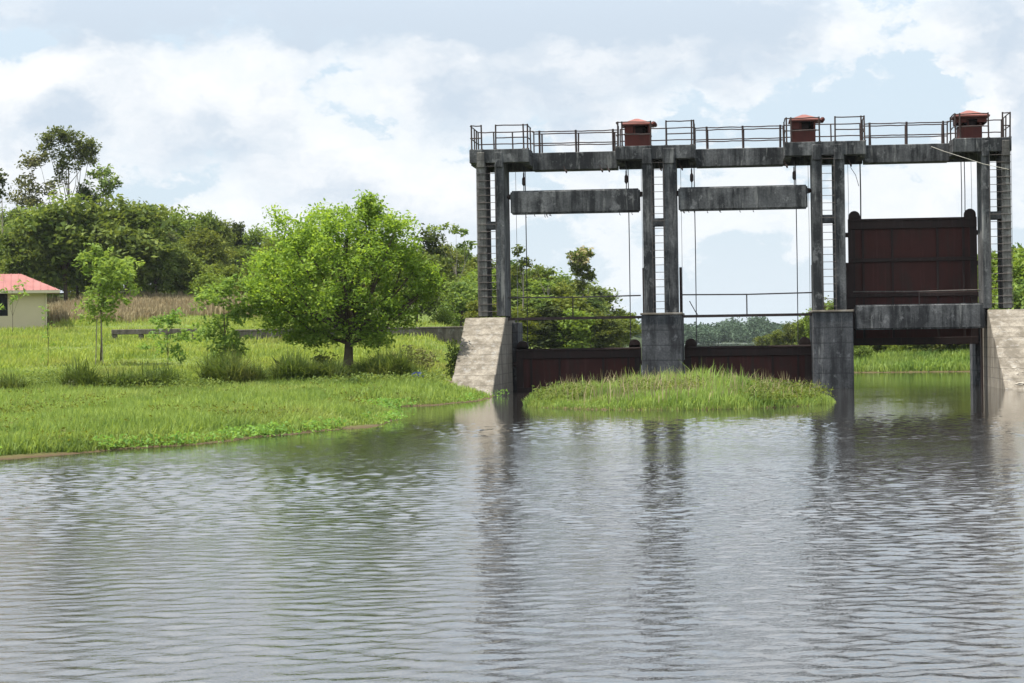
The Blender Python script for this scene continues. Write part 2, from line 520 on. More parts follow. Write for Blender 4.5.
def sdist(px, py, poly):
    """signed distance to a closed polygon, positive inside"""
    P = np.stack([px, py], -1)
    best = np.full(px.shape, 1e18)
    inside = np.zeros(px.shape, bool)
    n = len(poly)
    for i in range(n):
        a = np.array(poly[i], float); b = np.array(poly[(i + 1) % n], float)
        ab = b - a
        t = np.clip(((P - a) @ ab) / max(ab @ ab, 1e-9), 0, 1)
        q = a + t[..., None] * ab - P
        best = np.minimum(best, (q ** 2).sum(-1))
        c = ((a[1] > py) != (b[1] > py))
        with np.errstate(divide='ignore', invalid='ignore'):
            xi = a[0] + (py - a[1]) / (b[1] - a[1] if b[1] != a[1] else 1e-9) * ab[0]
        inside ^= c & (px < xi)
    d = np.sqrt(best)
    return np.where(inside, d, -d)


def fbm(x, y, seed=0, oct=4):
    r = np.random.default_rng(seed)
    tot = np.zeros_like(x); amp = 1.0; fr = 1.0
    for o in range(oct):
        for _ in range(4):
            th = r.uniform(0, 2 * np.pi); ph = r.uniform(0, 6.28)
            tot += amp * 0.35 * np.sin((x * np.cos(th) + y * np.sin(th)) * fr * r.uniform(0.7, 1.4) + ph)
        amp *= 0.5; fr *= 2.1
    return tot


LY = [0, 38, 60, 80, 84, 88, 95, 110, 128, 145, 160, 172, 195, 235, 300, 500, 900, 4500]
LZ = [0.08, 0.08, 0.14, 0.34, 0.45, 0.80, 1.05, 1.65, 2.45, 3.15, 3.6, 4.6, 5.8, 8.0, 8.5, 5.0, 3.0, 3]


def height(x, y):
    x = np.asarray(x, float); y = np.asarray(y, float)
    wob = fbm(x, y, 3, 3) * 0.22
    dl = sdist(x, y, left_poly) + wob
    dr = sdist(x, y, right_poly) + wob
    df = sdist(x, y, far_poly)
    zl = np.interp(y, LY, LZ)
    bell = np.exp(-((x + 30) / 26.0) ** 2) * 0.25 + 0.85
    zl = np.where(y > 150, zl * (0.55 + 0.45 * np.clip((14 - x) / 30.0, 0, 1)) * (bell if True else 1), zl)

    def prof(d):
        return np.where(d < 0, np.maximum(-3.8, d * 0.45), np.where(d < 1.2, d * 0.13, 0.156 + (d - 1.2) * 0.33))
    hl = np.minimum(prof(dl), zl + 0.05 * fbm(x * 0.5, y * 0.5, 5, 3))
    zr = np.interp(y, [0, 80, 100, 130, 150, 200, 400, 900, 4500], [0.6, 1.6, 2.2, 1.7, 2.0, 3.0, 4.0, 3.0, 3])
    hr = np.minimum(np.where(dr < 0, np.maximum(-3.8, dr * 0.45), dr * 0.13), zr)
    r = np.sqrt(((x - ISL[0]) / ISL[2]) ** 2 + ((y - ISL[1]) / ISL[3]) ** 2) + 0.04 * wob
    hi = np.where(r < 1, 0.30 * np.clip(1 - r * r, 0, 1) ** 0.5 + 0.02, np.maximum(-3.8, (1 - r) * 3.0))
    h = np.maximum(np.maximum(hl, hr), hi)
    hf = np.where(df < 0, np.maximum(-3.8, df * 0.02), np.minimum(df * 0.002, 3))
    return np.maximum(h, hf)


def hz(x, y):
    return float(height(np.array([x]), np.array([y]))[0])


def axis(parts):
    a = []
    for lo, hi, st in parts:
        a.append(np.arange(lo, hi, st))
    a.append(np.array([parts[-1][1]]))
    return np.concatenate(a)


def grid(xs, ys, zf):
    X, Y = np.meshgrid(xs, ys)
    Z = zf(X.ravel(), Y.ravel())
    v = np.stack([X.ravel(), Y.ravel(), Z], -1)
    nx, ny = len(xs), len(ys)
    i = (np.arange(ny - 1)[:, None] * nx + np.arange(nx - 1)[None]).ravel()
    return v, np.stack([i, i + 1, i + nx + 1, i + nx], -1)


gx = axis([(-3000, -400, 200), (-400, -80, 20), (-80, -24, 2), (-24, 32, 0.4), (32, 80, 3), (80, 400, 20), (400, 3001, 200)])
gy = axis([(-60, 30, 10), (30, 135, 0.5), (135, 280, 2.5), (280, 600, 16), (600, 1400, 50), (1400, 4401, 300)])
v, f = grid(gx, gy, height)
tag(np_mesh('ground', v, f, M_GROUND, smooth=True), kind='structure')

# water: real ripples on a fine sheet
wr = np.random.default_rng(11)
comps = []
for i in range(60):
    lam = 0.16 * (0.46 / 0.16) ** wr.random()
    th = R(84) + wr.normal(0, 0.9)          # mostly travelling along the view
    amp = lam * 0.0025 * (0.6 + 0.8 * wr.random())
    comps.append((2 * math.pi / lam * math.cos(th), 2 * math.pi / lam * math.sin(th), wr.uniform(0, 6.28), amp))


def waves(x, y):
    z = np.zeros_like(x)
    for kx, ky, ph, am in comps:
        z += am * np.sin(kx * x + ky * y + ph)
    edge = np.clip((25 - np.abs(x)) / 4, 0, 1) * np.clip((70 - y) / 30.0, 0.26, 1) * np.clip((y - 6) / 2, 0, 1) * np.where(y > 91, 0, 1)
    gust = 0.78 + 0.42 * fbm(x * 0.10, y * 0.22, 21, 3)
    return z * edge * np.clip(gust, 0.25, 1.4)


wx = axis([(-3000, -300, 300), (-300, -25, 25), (-25, 25, 0.085), (25, 300, 25), (300, 3001, 300)])
wy = axis([(-60, 6, 11), (6, 46, 0.052), (46, 92, 0.11), (92, 300, 13), (300, 1100, 100)])
v, f = grid(wx, wy, waves)
tag(np_mesh('water', v, f, M_WATER, smooth=True), kind='structure')

# ------------------------------------------------------------------ the dam
ZP = 3.1                      # top of the piers
ZB, ZD = 9.32, 10.05          # underside and top of the deck platforms
dam, DO = dam_thing('sluice_dam', S(742), 0, 0, 'blackened concrete sluice dam frame with tall columns and a railed deck above the river', 'dam')


def dpart(mb, name, mat, bevel=0.025, parent=None, **kw):
    """parts and sub-parts share the dam's origin"""
    return mb.build(name, mat, parent or dam, DO, bevel, **kw)


piers = [(S(640.5), S(681)), (S(812), S(852.5))]
for a, b in piers:
    mb = MB()
    mb.box(a, b, 0, 1.7, -3.6, ZP)
    mb.box(a + 0.22, b - 0.22, 1.7, 2.5, -3.6, ZP)
    mb.box(a, b, 2.5, 3.8, -3.6, ZP)
    p = dpart(mb, 'pier', M_PIER, 0.03)
    mb = MB(); mb.box(a - 0.04, b + 0.04, -0.04, 3.84, ZP + 0.002, ZP + 0.09)
    dpart(mb, 'coping', M_ABUT, 0.02, parent=p)

# abutments with battered faces towards the camera, poured in three lifts
for (a, b, sgn) in ((S(464.5), S(505), 1), (S(987), S(1062), -1)):
    mb = MB()
    T3 = 5.4
    prof = [(3.8, ZP), (0.0, ZP), (-1.95, 1.98), (-2.2, 1.95), (-4.0, 0.84), (-4.3, 0.80), (-5.5, -0.02), (-5.5, -3.6), (3.8, -3.6)]
    mb.prism(prof, 'x', a, b)
    ab = dpart(mb, 'abutment', M_ABUT, 0.03)
    # return wall behind the gate slot
    mb = MB()
    e = b if sgn > 0 else a
    mb.box(e, e + 0.25 * sgn, 2.55, 4.6, -3.6, ZP - 0.2)
    dpart(mb, 'return_wall', M_PIER, 0.02, parent=ab)

legs = [((478, 487), (496, 505)), ((643.5, 654), (664, 677.5)), ((813, 823.5), (835, 846)), ((983, 991.5), (1003, 1012))]
LEG_D = 1.8
leg_s = []
for pair in legs:
    r = []
    for (p0, p1) in pair:
        s0, s1 = S(p0, 0.06), S(p1, 0.06)
        r.append((s0, s1))
        mb = MB(); mb.box(s0, s1, 0.06, 0.06 + LEG_D, ZP + 0.05, ZD - 0.3)
        mb.box(s0 + 0.03, s1 - 0.03, -0.03, 0.05, ZB - 0.02, ZD - 0.12)
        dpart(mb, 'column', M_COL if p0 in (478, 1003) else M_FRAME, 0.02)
    leg_s.append(r)
    # tie beam and ladder between the two columns
    mb = MB(); mb.box(r[0][1], r[1][0], 0.3, 1.3, 6.78, 7.08)
    dpart(mb, 'tie_beam', M_FRAME, 0.0)
    lad = None
    mid0, mid1 = r[0][1] - 0.04, r[1][0] + 0.04
    if p1 < 520:
        mid0 -= 0.34
    if p1 > 1000:
        mid1 += 0.34
    mb = MB()
    mb.tube([(mid0, 0.02, ZP + 0.1), (mid0, 0.02, ZD)], 0.010, 6)
    mb.tube([(mid1, 0.02, ZP + 0.1), (mid1, 0.02, ZD)], 0.010, 6)
    lad = dpart(mb, 'ladder', M_RUNG, 0)
    for i in range(21):
        z = ZP + 0.25 + i * 0.3
        mb = MB(); mb.tube([(mid0, 0.02, z), (mid1, 0.02, z)], 0.012, 6)
        dpart(mb, 'rung', M_RUNG, 0, parent=lad)

plats = [(S(471), S(530.5)), (S(617), S(697)), (S(786), S(868)), (S(955), S(1013.5))]
for a, b in plats:
    mb = MB()
    mb.box(a, b, 0.0, 0.55, ZB + 0.17, ZD)       # edge beam
    mb.box(a, b, 0.55, 2.75, ZD - 0.22, ZD)     # slab
    mb.box(a, b, 2.75, 3.1, ZB, ZD)
    mb.box(a, a + 0.3, 0.55, 2.75, ZB + 0.1, ZD - 0.22)
    mb.box(b - 0.3, b, 0.55, 2.75, ZB + 0.1, ZD - 0.22)
    dpart(mb, 'deck_platform', M_FRAME, 0.02)
for i in range(3):
    a, b = plats[i][1], plats[i + 1][0]
    mb = MB()
    mb.box(a + 0.003, b - 0.003, 1.55, 2.65, 9.26, 9.99)
    dpart(mb, 'walkway_beam', M_FRAME, 0.02)
# steel gate guides on the columns
for px in (507.5, 643.5, 680.5, 812.5, 847.5, 982):
    s = S(px, 2.0)
    mb = MB(); mb.box(s - 0.09, s + 0.09, 1.95, 2.4, -2.5, ZB)
    if px in (643.5, 680.5, 812.5, 847.5):
        mb = MB(); mb.box(s - 0.05, s + 0.05, 1.95, 2.3, ZP + 0.1, ZP + 2.0)
    dpart(mb, 'gate_guide', M_GATEF, 0.0)
# small hooks and brackets under the deck
for px in (565, 601, 608, 660, 681, 786, 850):
    s = S(px, 0.2)
    mb = MB(); mb.tube([(s, 0.3, ZB), (s + 0.04, 0.3, ZB - 0.14), (s + 0.1, 0.3, ZB - 0.22), (s + 0.12, 0.3, ZB - 0.3)], [0.02, 0.02, 0.05, 0.03], 6)
    dpart(mb, 'hook', M_RAIL, 0)

# ------------------------------------------------------------------ railings
where = ['left end', 'left pier', 'middle pier', 'right end']


def railing(name, label, group, posts, rails, base):
    t, off = dam_thing(name, *base, label, 'railing', group)
    for (s, tt, z0, z1, w) in posts:
        mb = MB()
        lean = random.uniform(-0.02, 0.02)
        mb.tube([(s, tt, z0), (s + lean, tt, z1)], w, 8)
        mb.box(s - 0.06, s + 0.06, tt - 0.06, tt + 0.06, z0 - 0.02, z0 + 0.02)
        mb.build('post', M_RAIL, t, off)
    for pts in rails:
        mb = MB()
        P = []
        for q0, q1 in zip(pts[:-1], pts[1:]):
            for j in range(4):
                P.append(Vector(q0).lerp(Vector(q1), j / 4) + Vector((0, 0, random.uniform(-0.012, 0.012))))
        P.append(Vector(pts[-1]))
        mb.tube(P, 0.024, 6)
        mb.build('rail', M_RAIL, t, off)
    return t


front_posts = [[471.5, 481.5, 495.5, 523.5, 530], [617.5, 622, 650.5, 666, 691.5, 697], [786.5, 791, 819.5, 835, 861.5, 867], [955.5, 960, 988.5, 1002.5, 1013]]
gaps = [(481.5, 495.5), (650.5, 666), (819.5, 835), (988.5, 1002.5)]
plat_label = ['dark steel railing round the far left deck platform, no cabin inside it',
              'dark steel railing round the deck platform of the left middle pier',
              'dark steel railing round the deck platform of the right middle pier',
              'dark steel railing round the far right end platform of the deck']
TF = 0.08
for i, fp in enumerate(front_posts):
    a, b = plats[i][0] + 0.05, plats[i][1] - 0.05
    posts, rails = [], []
    H = 0.98
    for px in fp:
        posts.append((min(max(S(px, TF, 130), a), b), TF, ZD, ZD + H + 0.04, 0.033))
    g0, g1 = S(gaps[i][0], TF, 130), S(gaps[i][1], TF, 130)
    for hh in (H, H * 0.48):
        rails.append([(a, TF, ZD + hh), (g0, TF, ZD + hh)])
        rails.append([(g1, TF, ZD + hh), (b, TF, ZD + hh)])
        rails.append([(a, 3.0, ZD + hh), ((a + b) / 2, 3.0, ZD + hh), (b, 3.0, ZD + hh)])
        for e in (a, b):
            rails.append([(e, TF, ZD + hh), (e, 1.55 if (i, e) not in ((0, a), (3, b)) else 3.0, ZD + hh)])
    for e in (a, b):
        posts += [(e, 1.5, ZD, ZD + H, 0.03), (e, 3.0, ZD, ZD + H, 0.03)]
        if (i, e) in ((0, a), (3, b)):
            posts.append((e, 2.2, ZD, ZD + H, 0.03))
    for fr in (0.28, 0.62):
        posts.append((a + (b - a) * fr, 3.0, ZD, ZD + H, 0.03))
    railing('platform_railing', plat_label[i], 'railings round the deck platforms', posts, rails, ((a + b) / 2, 1.5, ZD))
bay_posts = [[539.5, 576, 613], [707, 743, 780], [870, 906.5, 943.5]]
bay_label = ['left of the three walkway railings, between the left end and left middle pier', 'middle of the three walkway railings, above the second lowered gate',
             'right of the three walkway railings, above the raised red gate']
for i, bp in enumerate(bay_posts):
    a, b = plats[i][1], plats[i + 1][0]
    posts, rails = [], []
    for px in bp:
        posts.append((S(px, 1.62, 130), 1.62, 9.9, 10.92, 0.045))
        posts.append((S(px, 1.62, 130) + 0.02, 2.58, 9.9, 10.88, 0.035))
    for tt in (1.62, 2.58):
        for z in (10.87, 10.38):
            rails.append([(a, tt, z), ((2 * a + b) / 3, tt, z), ((a + 2 * b) / 3, tt, z), (b, tt, z)])
    railing('walkway_railing', bay_label[i], 'railings along the deck walkway', posts, rails, ((a + b) / 2, 2, 9.9))


# ------------------------------------------------------------------ motor cabins on the deck
def cabin(px0, px1, rx0, rx1, wide, label):
    a, b = S(px0, 0.5, 130), S(px1, 0.5, 130)
    ra, rb = S(rx0, 0.4, 120), S(rx1, 0.4, 120)
    t0, t1 = 0.45, 1.75
    t, off = dam_thing('motor_cabin', (a + b) / 2, (t0 + t1) / 2, ZD, label, 'cabin', 'red motor cabins on the deck')
    zl, zu = ZD + 0.50, ZD + 0.95
    mb = MB(); mb.box(a, b, t0, t1, ZD + 0.004, zl)
    mb.build('housing', M_HUT, t, off, 0.015)
    mb = MB(); mb.box(a - 0.03, b + 0.03, t0 - 0.04, t1 + 0.03, zl + 0.002, zl + 0.05)
    mb.build('sill', M_RAIL, t, off, 0.008)
    ua, ub = (a - 0.14, b + 0.2) if wide else (a, b)
    zb = zl + 0.05
    mb = MB()
    w = (ub - ua)
    mb.box(ua, ua + w * 0.34, t0, t0 + 0.06, zb + (0.12 if wide else 0.02), zu)      # left front panel
    mb.box(ub - 0.07, ub, t0, t0 + 0.06, zb + (0.12 if wide else 0.02), zu)
    if wide:
        mb.box(ub - 0.38, ub - 0.07, t0, t0 + 0.06, zb + 0.12, zu)
        mb.box(ua + w * 0.34, ub - 0.38, t0, t0 + 0.06, zu - 0.14, zu)
    mb.box(ua, ua + 0.05, t0 + 0.06, t1, zb + 0.1, zu)
    mb.box(ub - 0.05, ub, t0 + 0.06, t1, zb + 0.1, zu)
    mb.box(ua, ub, t1 - 0.05, t1, zb + 0.1, zu)
    for q in (a + 0.02, a + (b - a) * 0.36, b - 0.08):
        mb.box(q, q + 0.06, t0 + 0.1, t0 + 0.16, zb, zb + 0.3)
    mb.build('upper_panel', M_HUT, t, off)
    # gear motor inside
    mb = MB()
    mb.tube([((a + b) / 2 - 0.25, (t0 + t1) / 2, zb + 0.2), ((a + b) / 2 + 0.3, (t0 + t1) / 2, zb + 0.2)], 0.19, 12)
    mb.box((a + b) / 2 - 0.15, (a + b) / 2 + 0.2, t0 + 0.25, t1 - 0.15, zb + 0.01, zb + 0.24)
    mb.build('motor', M_GATEF, t, off)
    # hipped roof of thin bent sheet
    zr, zk = zu + 0.01, zu + 0.27
    o_ = 0.12
    c0, c1 = ra + (rb - ra) * 0.42, ra + (rb - ra) * 0.52
    tm = (t0 + t1) / 2
    mb = MB()
    T = [(ra, t0 - o_, zr), (rb, t0 - o_, zr), (rb, t1 + o_, zr), (ra, t1 + o_, zr), (c0, tm, zk), (c1, tm, zk)]
    Bt = [(x, y, z - 0.05) for x, y, z in T]
    mb.add(T + Bt, [(0, 1, 5, 4), (1, 2, 5), (2, 3, 4, 5), (3, 0, 4), (7, 6, 10, 11), (8, 7, 11), (9, 8, 11, 10), (6, 9, 10),
                    (0, 6, 7, 1), (1, 7, 8, 2), (2, 8, 9, 3), (3, 9, 6, 0)])
    rf = mb.build('roof', M_HUTROOF, t, off)
    mb = MB(); mb.box(ra + 0.02, rb - 0.02, t0 - o_ + 0.02, t0 - o_ + 0.05, zr - 0.09, zr - 0.052)
    mb.build('fascia', M_HUT, rf, off)
    if not wide:   # rolled-up sheet edge at the right end
        mb = MB()
        mb.tube([(rb + 0.02, t0 - o_ + 0.03, zr - 0.03), (rb + 0.04, tm, zr + 0.02), (rb + 0.05, t1, zr + 0.03)], [0.10, 0.09, 0.08], 10)
        mb.build('rolled_edge', M_HUT, rf, off, smooth=True)


cabin(624.5, 650, 621, 653, False, 'red motor cabin standing at the left middle pier, leftmost of the three')
cabin(791.5, 815.5, 789, 822, False, 'red motor cabin with a curled roof edge, centre one of the three')
cabin(959.5, 982, 953.5, 990, True, 'red motor cabin with wider boxy top at the right end of the deck')


# ------------------------------------------------------------------ lift gates
def make_gate(sc, width, label):
    """gate centred on its bottom edge; local x along the dam"""
    t = empty('lift_gate', (0, 0, 0), -PSI)
    tag(t, label, 'sluice gate', 'rusty lift gates between the piers')
    h, w2 = 5.25, width / 2
    mb = MB(); mb.box(-w2 + 0.02, w2 - 0.02, 0.1, 0.16, 0.02, h - 0.03)
    mb.build('skin_plate', M_GATE, t)
    hs = [0.0, 1.15, 2.0, 3.45, h - 0.42]
    for i, z in enumerate(hs):
        mb = MB(); th = 0.16 if i not in (0, 4) else (0.3 if i == 0 else 0.42)
        mb.box(-w2, w2, 0.0 - (0.03 if i == 4 else 0), 0.098, z, z + th)
        if i == 4:
            mb.box(-w2 + 0.05, w2 - 0.05, -0.1, -0.034, z + 0.32, z + 0.4)
        mb.build('cross_beam', M_GATEF, t, bevel=0.01)
    zs = [(0.3, 1.15), (1.31, 2.0), (2.16, 3.45), (3.61, h - 0.42)]
    for x in (-w2 + 0.14, -w2 + 0.62, -w2 + 1.82, -w2 + 3.66, w2 - 0.55, w2 - 0.14):
        mb = MB()
        wd = 0.14 if abs(x) > w2 - 0.2 else 0.045
        for z0, z1 in zs:
            mb.box(x - wd, x + wd, 0.02, 0.097, z0 + 0.002, z1 - 0.002)
        mb.build('stiffener', M_GATEF, t)
    for sx in (-1, 1):
        x = sx * (w2 - 0.27)
        mb = MB()
        mb.tube([(x, 0.0, h + 0.1), (x, 0.22, h + 0.1)], 0.24, 20)
        mb.box(x - 0.24, x + 0.24, 0.0, 0.22, h - 0.2, h + 0.1)
        mb.build('lifting_lug', M_GATEF, t)
        for z in (0.7, 2.05, 3.35, 4.6):
            mb = MB()
            mb.tube([(sx * w2, 0.1, z), (sx * (w2 + 0.12), 0.1, z)], 0.1, 10)
            mb.build('guide_roller', M_GATEF, t)
    return t


def children(o):
    return [c for c in bpy.data.objects if c.parent == o]


def copy_tree(o, parent=None):
    c = o.copy()
    C.objects.link(c)
    c.parent = parent
    for ch in children(o):
        copy_tree(ch, c)
    return c


GT = 2.0
gate_w = S(977.5, GT) - S(848.5, GT)
g3 = make_gate(None, gate_w, 'raised rust red gate hanging clear of the water in the right opening')
bays = [(S(513, GT), S(642, GT)), (S(682, GT), S(811.5, GT)), (S(848.5, GT), S(977.5, GT))]
g1 = copy_tree(g3); g2 = copy_tree(g3)
g3.location = W(sum(bays[2]) / 2, GT, 1.72)
g1.location = W(sum(bays[0]) / 2, GT, 1.78 - 5.25)
g2.location = W(sum(bays[1]) / 2, GT, 1.78 - 5.25)
g1['label'] = 'lowered dark rust gate in the left opening beside the pale abutment'
g2['label'] = 'lowered dark rust gate in the middle opening behind the grassy islet'

# counterweights
cws = [(S(512, 0.4), S(641, 0.4), 7.36, 8.32, 'concrete counterweight beam hanging high in the left opening'),
       (S(679.5, 0.4), S(808.5, 0.4), 7.36, 8.32, 'concrete counterweight beam hanging high in the middle opening'),
       (S(854, 0.4), S(984, 0.4), 2.36, 3.38, 'concrete counterweight beam lowered in front of the raised red gate')]
for a, b, z0, z1, lb in cws:
    t, off = dam_thing('counterweight', (a + b) / 2, 0.5, z0, lb, 'counterweight', 'concrete counterweights of the gates')
    mb = MB(); mb.box(a, b, 0.12, 0.85, z0, z1)
    mb.build('concrete_block', M_FRAME, t, off, 0.06, 3)
    for sx, e in ((-1, a), (1, b)):
        mb = MB(); mb.tube([(e - sx * 0.05, 0.45, (z0 + z1) / 2 + 0.25), (e + sx * 0.1, 0.45, (z0 + z1) / 2 + 0.25), (e + sx * 0.17, 0.45, (z0 + z1) / 2 + 0.25)], [0.13, 0.1, 0.05], 8)
        mb.build('guide_pin', M_RAIL, t, off)
    if z0 > 5:
        for q in range(9):
            s = a + 0.2 + (b - a - 0.4) * random.random()
            mb = MB(); l = random.uniform(0.04, 0.12)
            mb.tube([(s, 0.3, z0 + 0.01), (s, 0.3, z0 - l), (s + 0.04, 0.3, z0 - l - 0.03)], 0.014, 5)
            mb.build('bent_bar', M_RAIL, t, off)

# catwalks with a thin handrail at pier level
cat_label = ['thin steel catwalk with one handrail across the left opening', 'thin steel catwalk with one handrail across the middle opening', 'thin steel catwalk and handrail in front of the raised red gate']
cat_spans = [(S(505, 1.1), S(640.5, 1.1)), (S(681, 1.1), S(812, 1.1)), (S(852.5, 1.1), S(985, 1.1))]
for (a, b), lb in zip(cat_spans, cat_label):
    t, off = dam_thing('catwalk', (a + b) / 2, 1.1, ZP, lb, 'catwalk', 'catwalks across the openings')
    mb = MB(); mb.box(a + 0.003, b - 0.003, 0.95, 1.35, 2.98, 3.09)
    mb.build('deck_plank', M_RAIL, t, off)
    mb = MB(); mb.tube([(a, 0.98, 3.93), ((a + b) / 2, 0.98, 3.9), (b, 0.98, 3.93)], 0.028, 6)
    mb.build('handrail', M_RUNG, t, off)
    mb = MB(); mb.tube([((a + b) / 2, 0.98, 3.09), ((a + b) / 2, 0.98, 3.9)], 0.03, 6)
    mb.build('post', M_RAIL, t, off)

# hoist cables, rods and ropes
gz = [1.78, 1.78, 6.97]


def cable(px, bay, ztop, zbot, tt, r, label, turn=None, mat=M_CABLE, group='hoist cables of the gates', name='hoist_cable'):
    s = S(px, tt, 200)
    t, off = dam_thing(name, s, tt, zbot, label, 'cable', group)
    mb = MB(); mb.tube([(s, tt, zbot), (s + 0.01, tt, (zbot + ztop) / 2), (s, tt, ztop)], r, 6)
    mb.build('strand', mat, t, off)
    if turn:
        mb = MB()
        mb.tube([(s, tt, turn + 0.45), (s, tt, turn + 0.3)], 0.03, 8)
        mb.tube([(s, tt, turn + 0.3), (s, tt, turn + 0.22), (s, tt, turn), (s, tt, turn - 0.08)], [0.03, 0.07, 0.075, 0.03], 8)
        mb.build('turnbuckle', M_GATEF, t, off)


cable(525.5, 0, ZB, 1.8, 2.12, 0.022, 'dark hoist cable down to the left end of the left lowered gate')
cable(628.5, 0, ZB, 1.8, 2.12, 0.022, 'dark hoist cable down to the right end of the left lowered gate')
cable(694.5, 1, ZB, 1.8, 2.12, 0.022, 'dark hoist cable down to the left end of the middle lowered gate')
cable(796, 1, ZB, 1.8, 2.12, 0.022, 'dark hoist cable down to the right end of the middle lowered gate')
cable(860.5, 2, ZB, 6.9, 2.12, 0.03, 'thick hoist rod on the left end of the raised red gate')
cable(961.5, 2, ZB, 6.9, 2.12, 0.02, 'hoist cable on the right end of the raised red gate, left of a twin pair')
cable(964.8, 2, ZB, 6.9, 2.12, 0.02, 'hoist cable on the right end of the raised red gate, right of a twin pair')
for px, lb in ((524, 'left hanger rod with turnbuckle on the left high counterweight'), (626.5, 'right hanger rod with turnbuckle on the left high counterweight'),
               (692, 'left hanger rod with turnbuckle on the middle high counterweight'), (794.5, 'right hanger rod with turnbuckle on the middle high counterweight')):
    cable(px, 0, ZB, 8.3, 0.48, 0.022, lb, 8.62, group='hanger rods of the counterweights', name='hanger_rod')
for px, zb, lb in ((516, 1.8, 'pale guide rope beside the far left columns of the left opening'), (641.6, 3.2, 'pale guide rope at the right side of the left opening'),
                   (681, 3.2, 'pale guide rope at the left side of the middle opening'), (808.5, 3.2, 'pale guide rope at the right side of the middle opening'),
                   (848.2, 7.0, 'pale guide rope at the left side of the right opening'), (971.5, 7.0, 'pale guide rope at the right side of the right opening')):
    cable(px, 0, ZB, zb, 2.6, 0.010, lb, mat=M_ROPE, group='thin guide ropes', name='guide_rope')
# a snapped wire hanging in the right opening and the slack bright wire across the right end
pts = [W(S(860, 0.5), 0.5, Zt(860, 186, 0.5)), W(S(859, 0.5), 0.5, Zt(859, 182, 0.5)), W(S(857, 0.5), 0.5, Zt(857, 175, 0.5)), W(S(852.5, 0.5), 0.5, Zt(852.5, 168, 0.5)), W(S(851, 0.5), 0.5, ZB)]
mb = MB(); mb.tube(pts, 0.012, 6)
tag(mb.build('loose_wire', M_CABLE), 'loose bent wire hanging beside the thick rod under the deck', 'wire')
pts = [W(S(933, -0.05), -0.05, Zt(933, 146.5, -0.05)), W(S(945, -0.12), -0.12, Zt(945, 151, -0.1)), W(S(965, -0.15), -0.15, Zt(965, 157.5, -0.1)), W(S(985, -0.15), -0.15, Zt(985, 164, -0.1)), W(S(1010, -0.06), -0.06, Zt(1010, 169.5, 0))]
mb = MB(); mb.tube(pts, 0.012, 6)
tag(mb.build('slack_wire', M_WIRE), 'bright slack wire drooping across the right end of the deck', 'wire')
# short bent rod leaning on the middle catwalk
mb = MB(); mb.tube([W(S(689, 0.9), 0.9, Zt(689, 301, 0.9)), W(S(695, 0.9), 0.9, Zt(695, 312, 0.9)), W(S(697, 0.9), 0.9, 3.1)], 0.02, 6)
tag(mb.build('bent_rod', M_RAIL), 'short bent rod leaning on the middle catwalk', 'rod')


# ------------------------------------------------------------------ plants
def leaves(cent, size, rg, up=0.5, asp=0.5, fold=0.15, droop=0.2):
    """rhombic leaves: N centres, N sizes -> verts, quads"""
    n = len(cent)
    d = rg.normal(size=(n, 3)); d[:, 2] = d[:, 2] * 0.6 - droop
    d /= np.linalg.norm(d, axis=1, keepdims=True)
    nrm = rg.normal(size=(n, 3)); nrm[:, 2] = np.abs(nrm[:, 2]) + up
    side = np.cross(d, nrm); side /= np.linalg.norm(side, axis=1, keepdims=True) + 1e-9
    nn = np.cross(side, d)
    L = size[:, None]
    a = cent - d * L * 0.5
    b = cent + side * L * asp * 0.5 + nn * L * fold * 0.3
    c = cent + d * L * 0.5
    e = cent - side * L * asp * 0.5 + nn * L * fold * 0.3
    v = np.stack([a, b, c, e], 1).reshape(-1, 3)
    f = np.arange(4 * n).reshape(-1, 4)
    return v, f


def crown_cloud(lobes, n, rg, clump=0.35, shell=0.55, per=26, flat=0.7):
    """points in clumps spread through the lobes (x,y,z,rx,ry,rz,weight)"""
    w = np.array([l[6] for l in lobes], float); w /= w.sum()
    nc = max(4, n // per)
    idx = rg.choice(len(lobes), nc, p=w)
    L = np.array([l[:6] for l in lobes], float)[idx]
    u = rg.normal(size=(nc, 3)); u /= np.linalg.norm(u, axis=1, keepdims=True)
    r = shell + (1 - shell) * rg.random(nc) ** 0.6
    r = np.where(rg.random(nc) < 0.2, rg.random(nc), r)
    r = r * (1 + 0.13 * np.clip(rg.normal(size=nc), -2, 2))
    cc = L[:, :3] + u * r[:, None] * L[:, 3:6]
    sc = clump * rg.uniform(0.6, 1.5, nc)
    k = np.repeat(np.arange(nc), per)
    off = rg.normal(size=(len(k), 3)); off /= np.linalg.norm(off, axis=1, keepdims=True)
    off = off * (rg.random((len(k), 1)) ** 0.5) * 1.75 * sc[k][:, None] * np.array([1, 1, flat])
    return cc[k] + off, cc


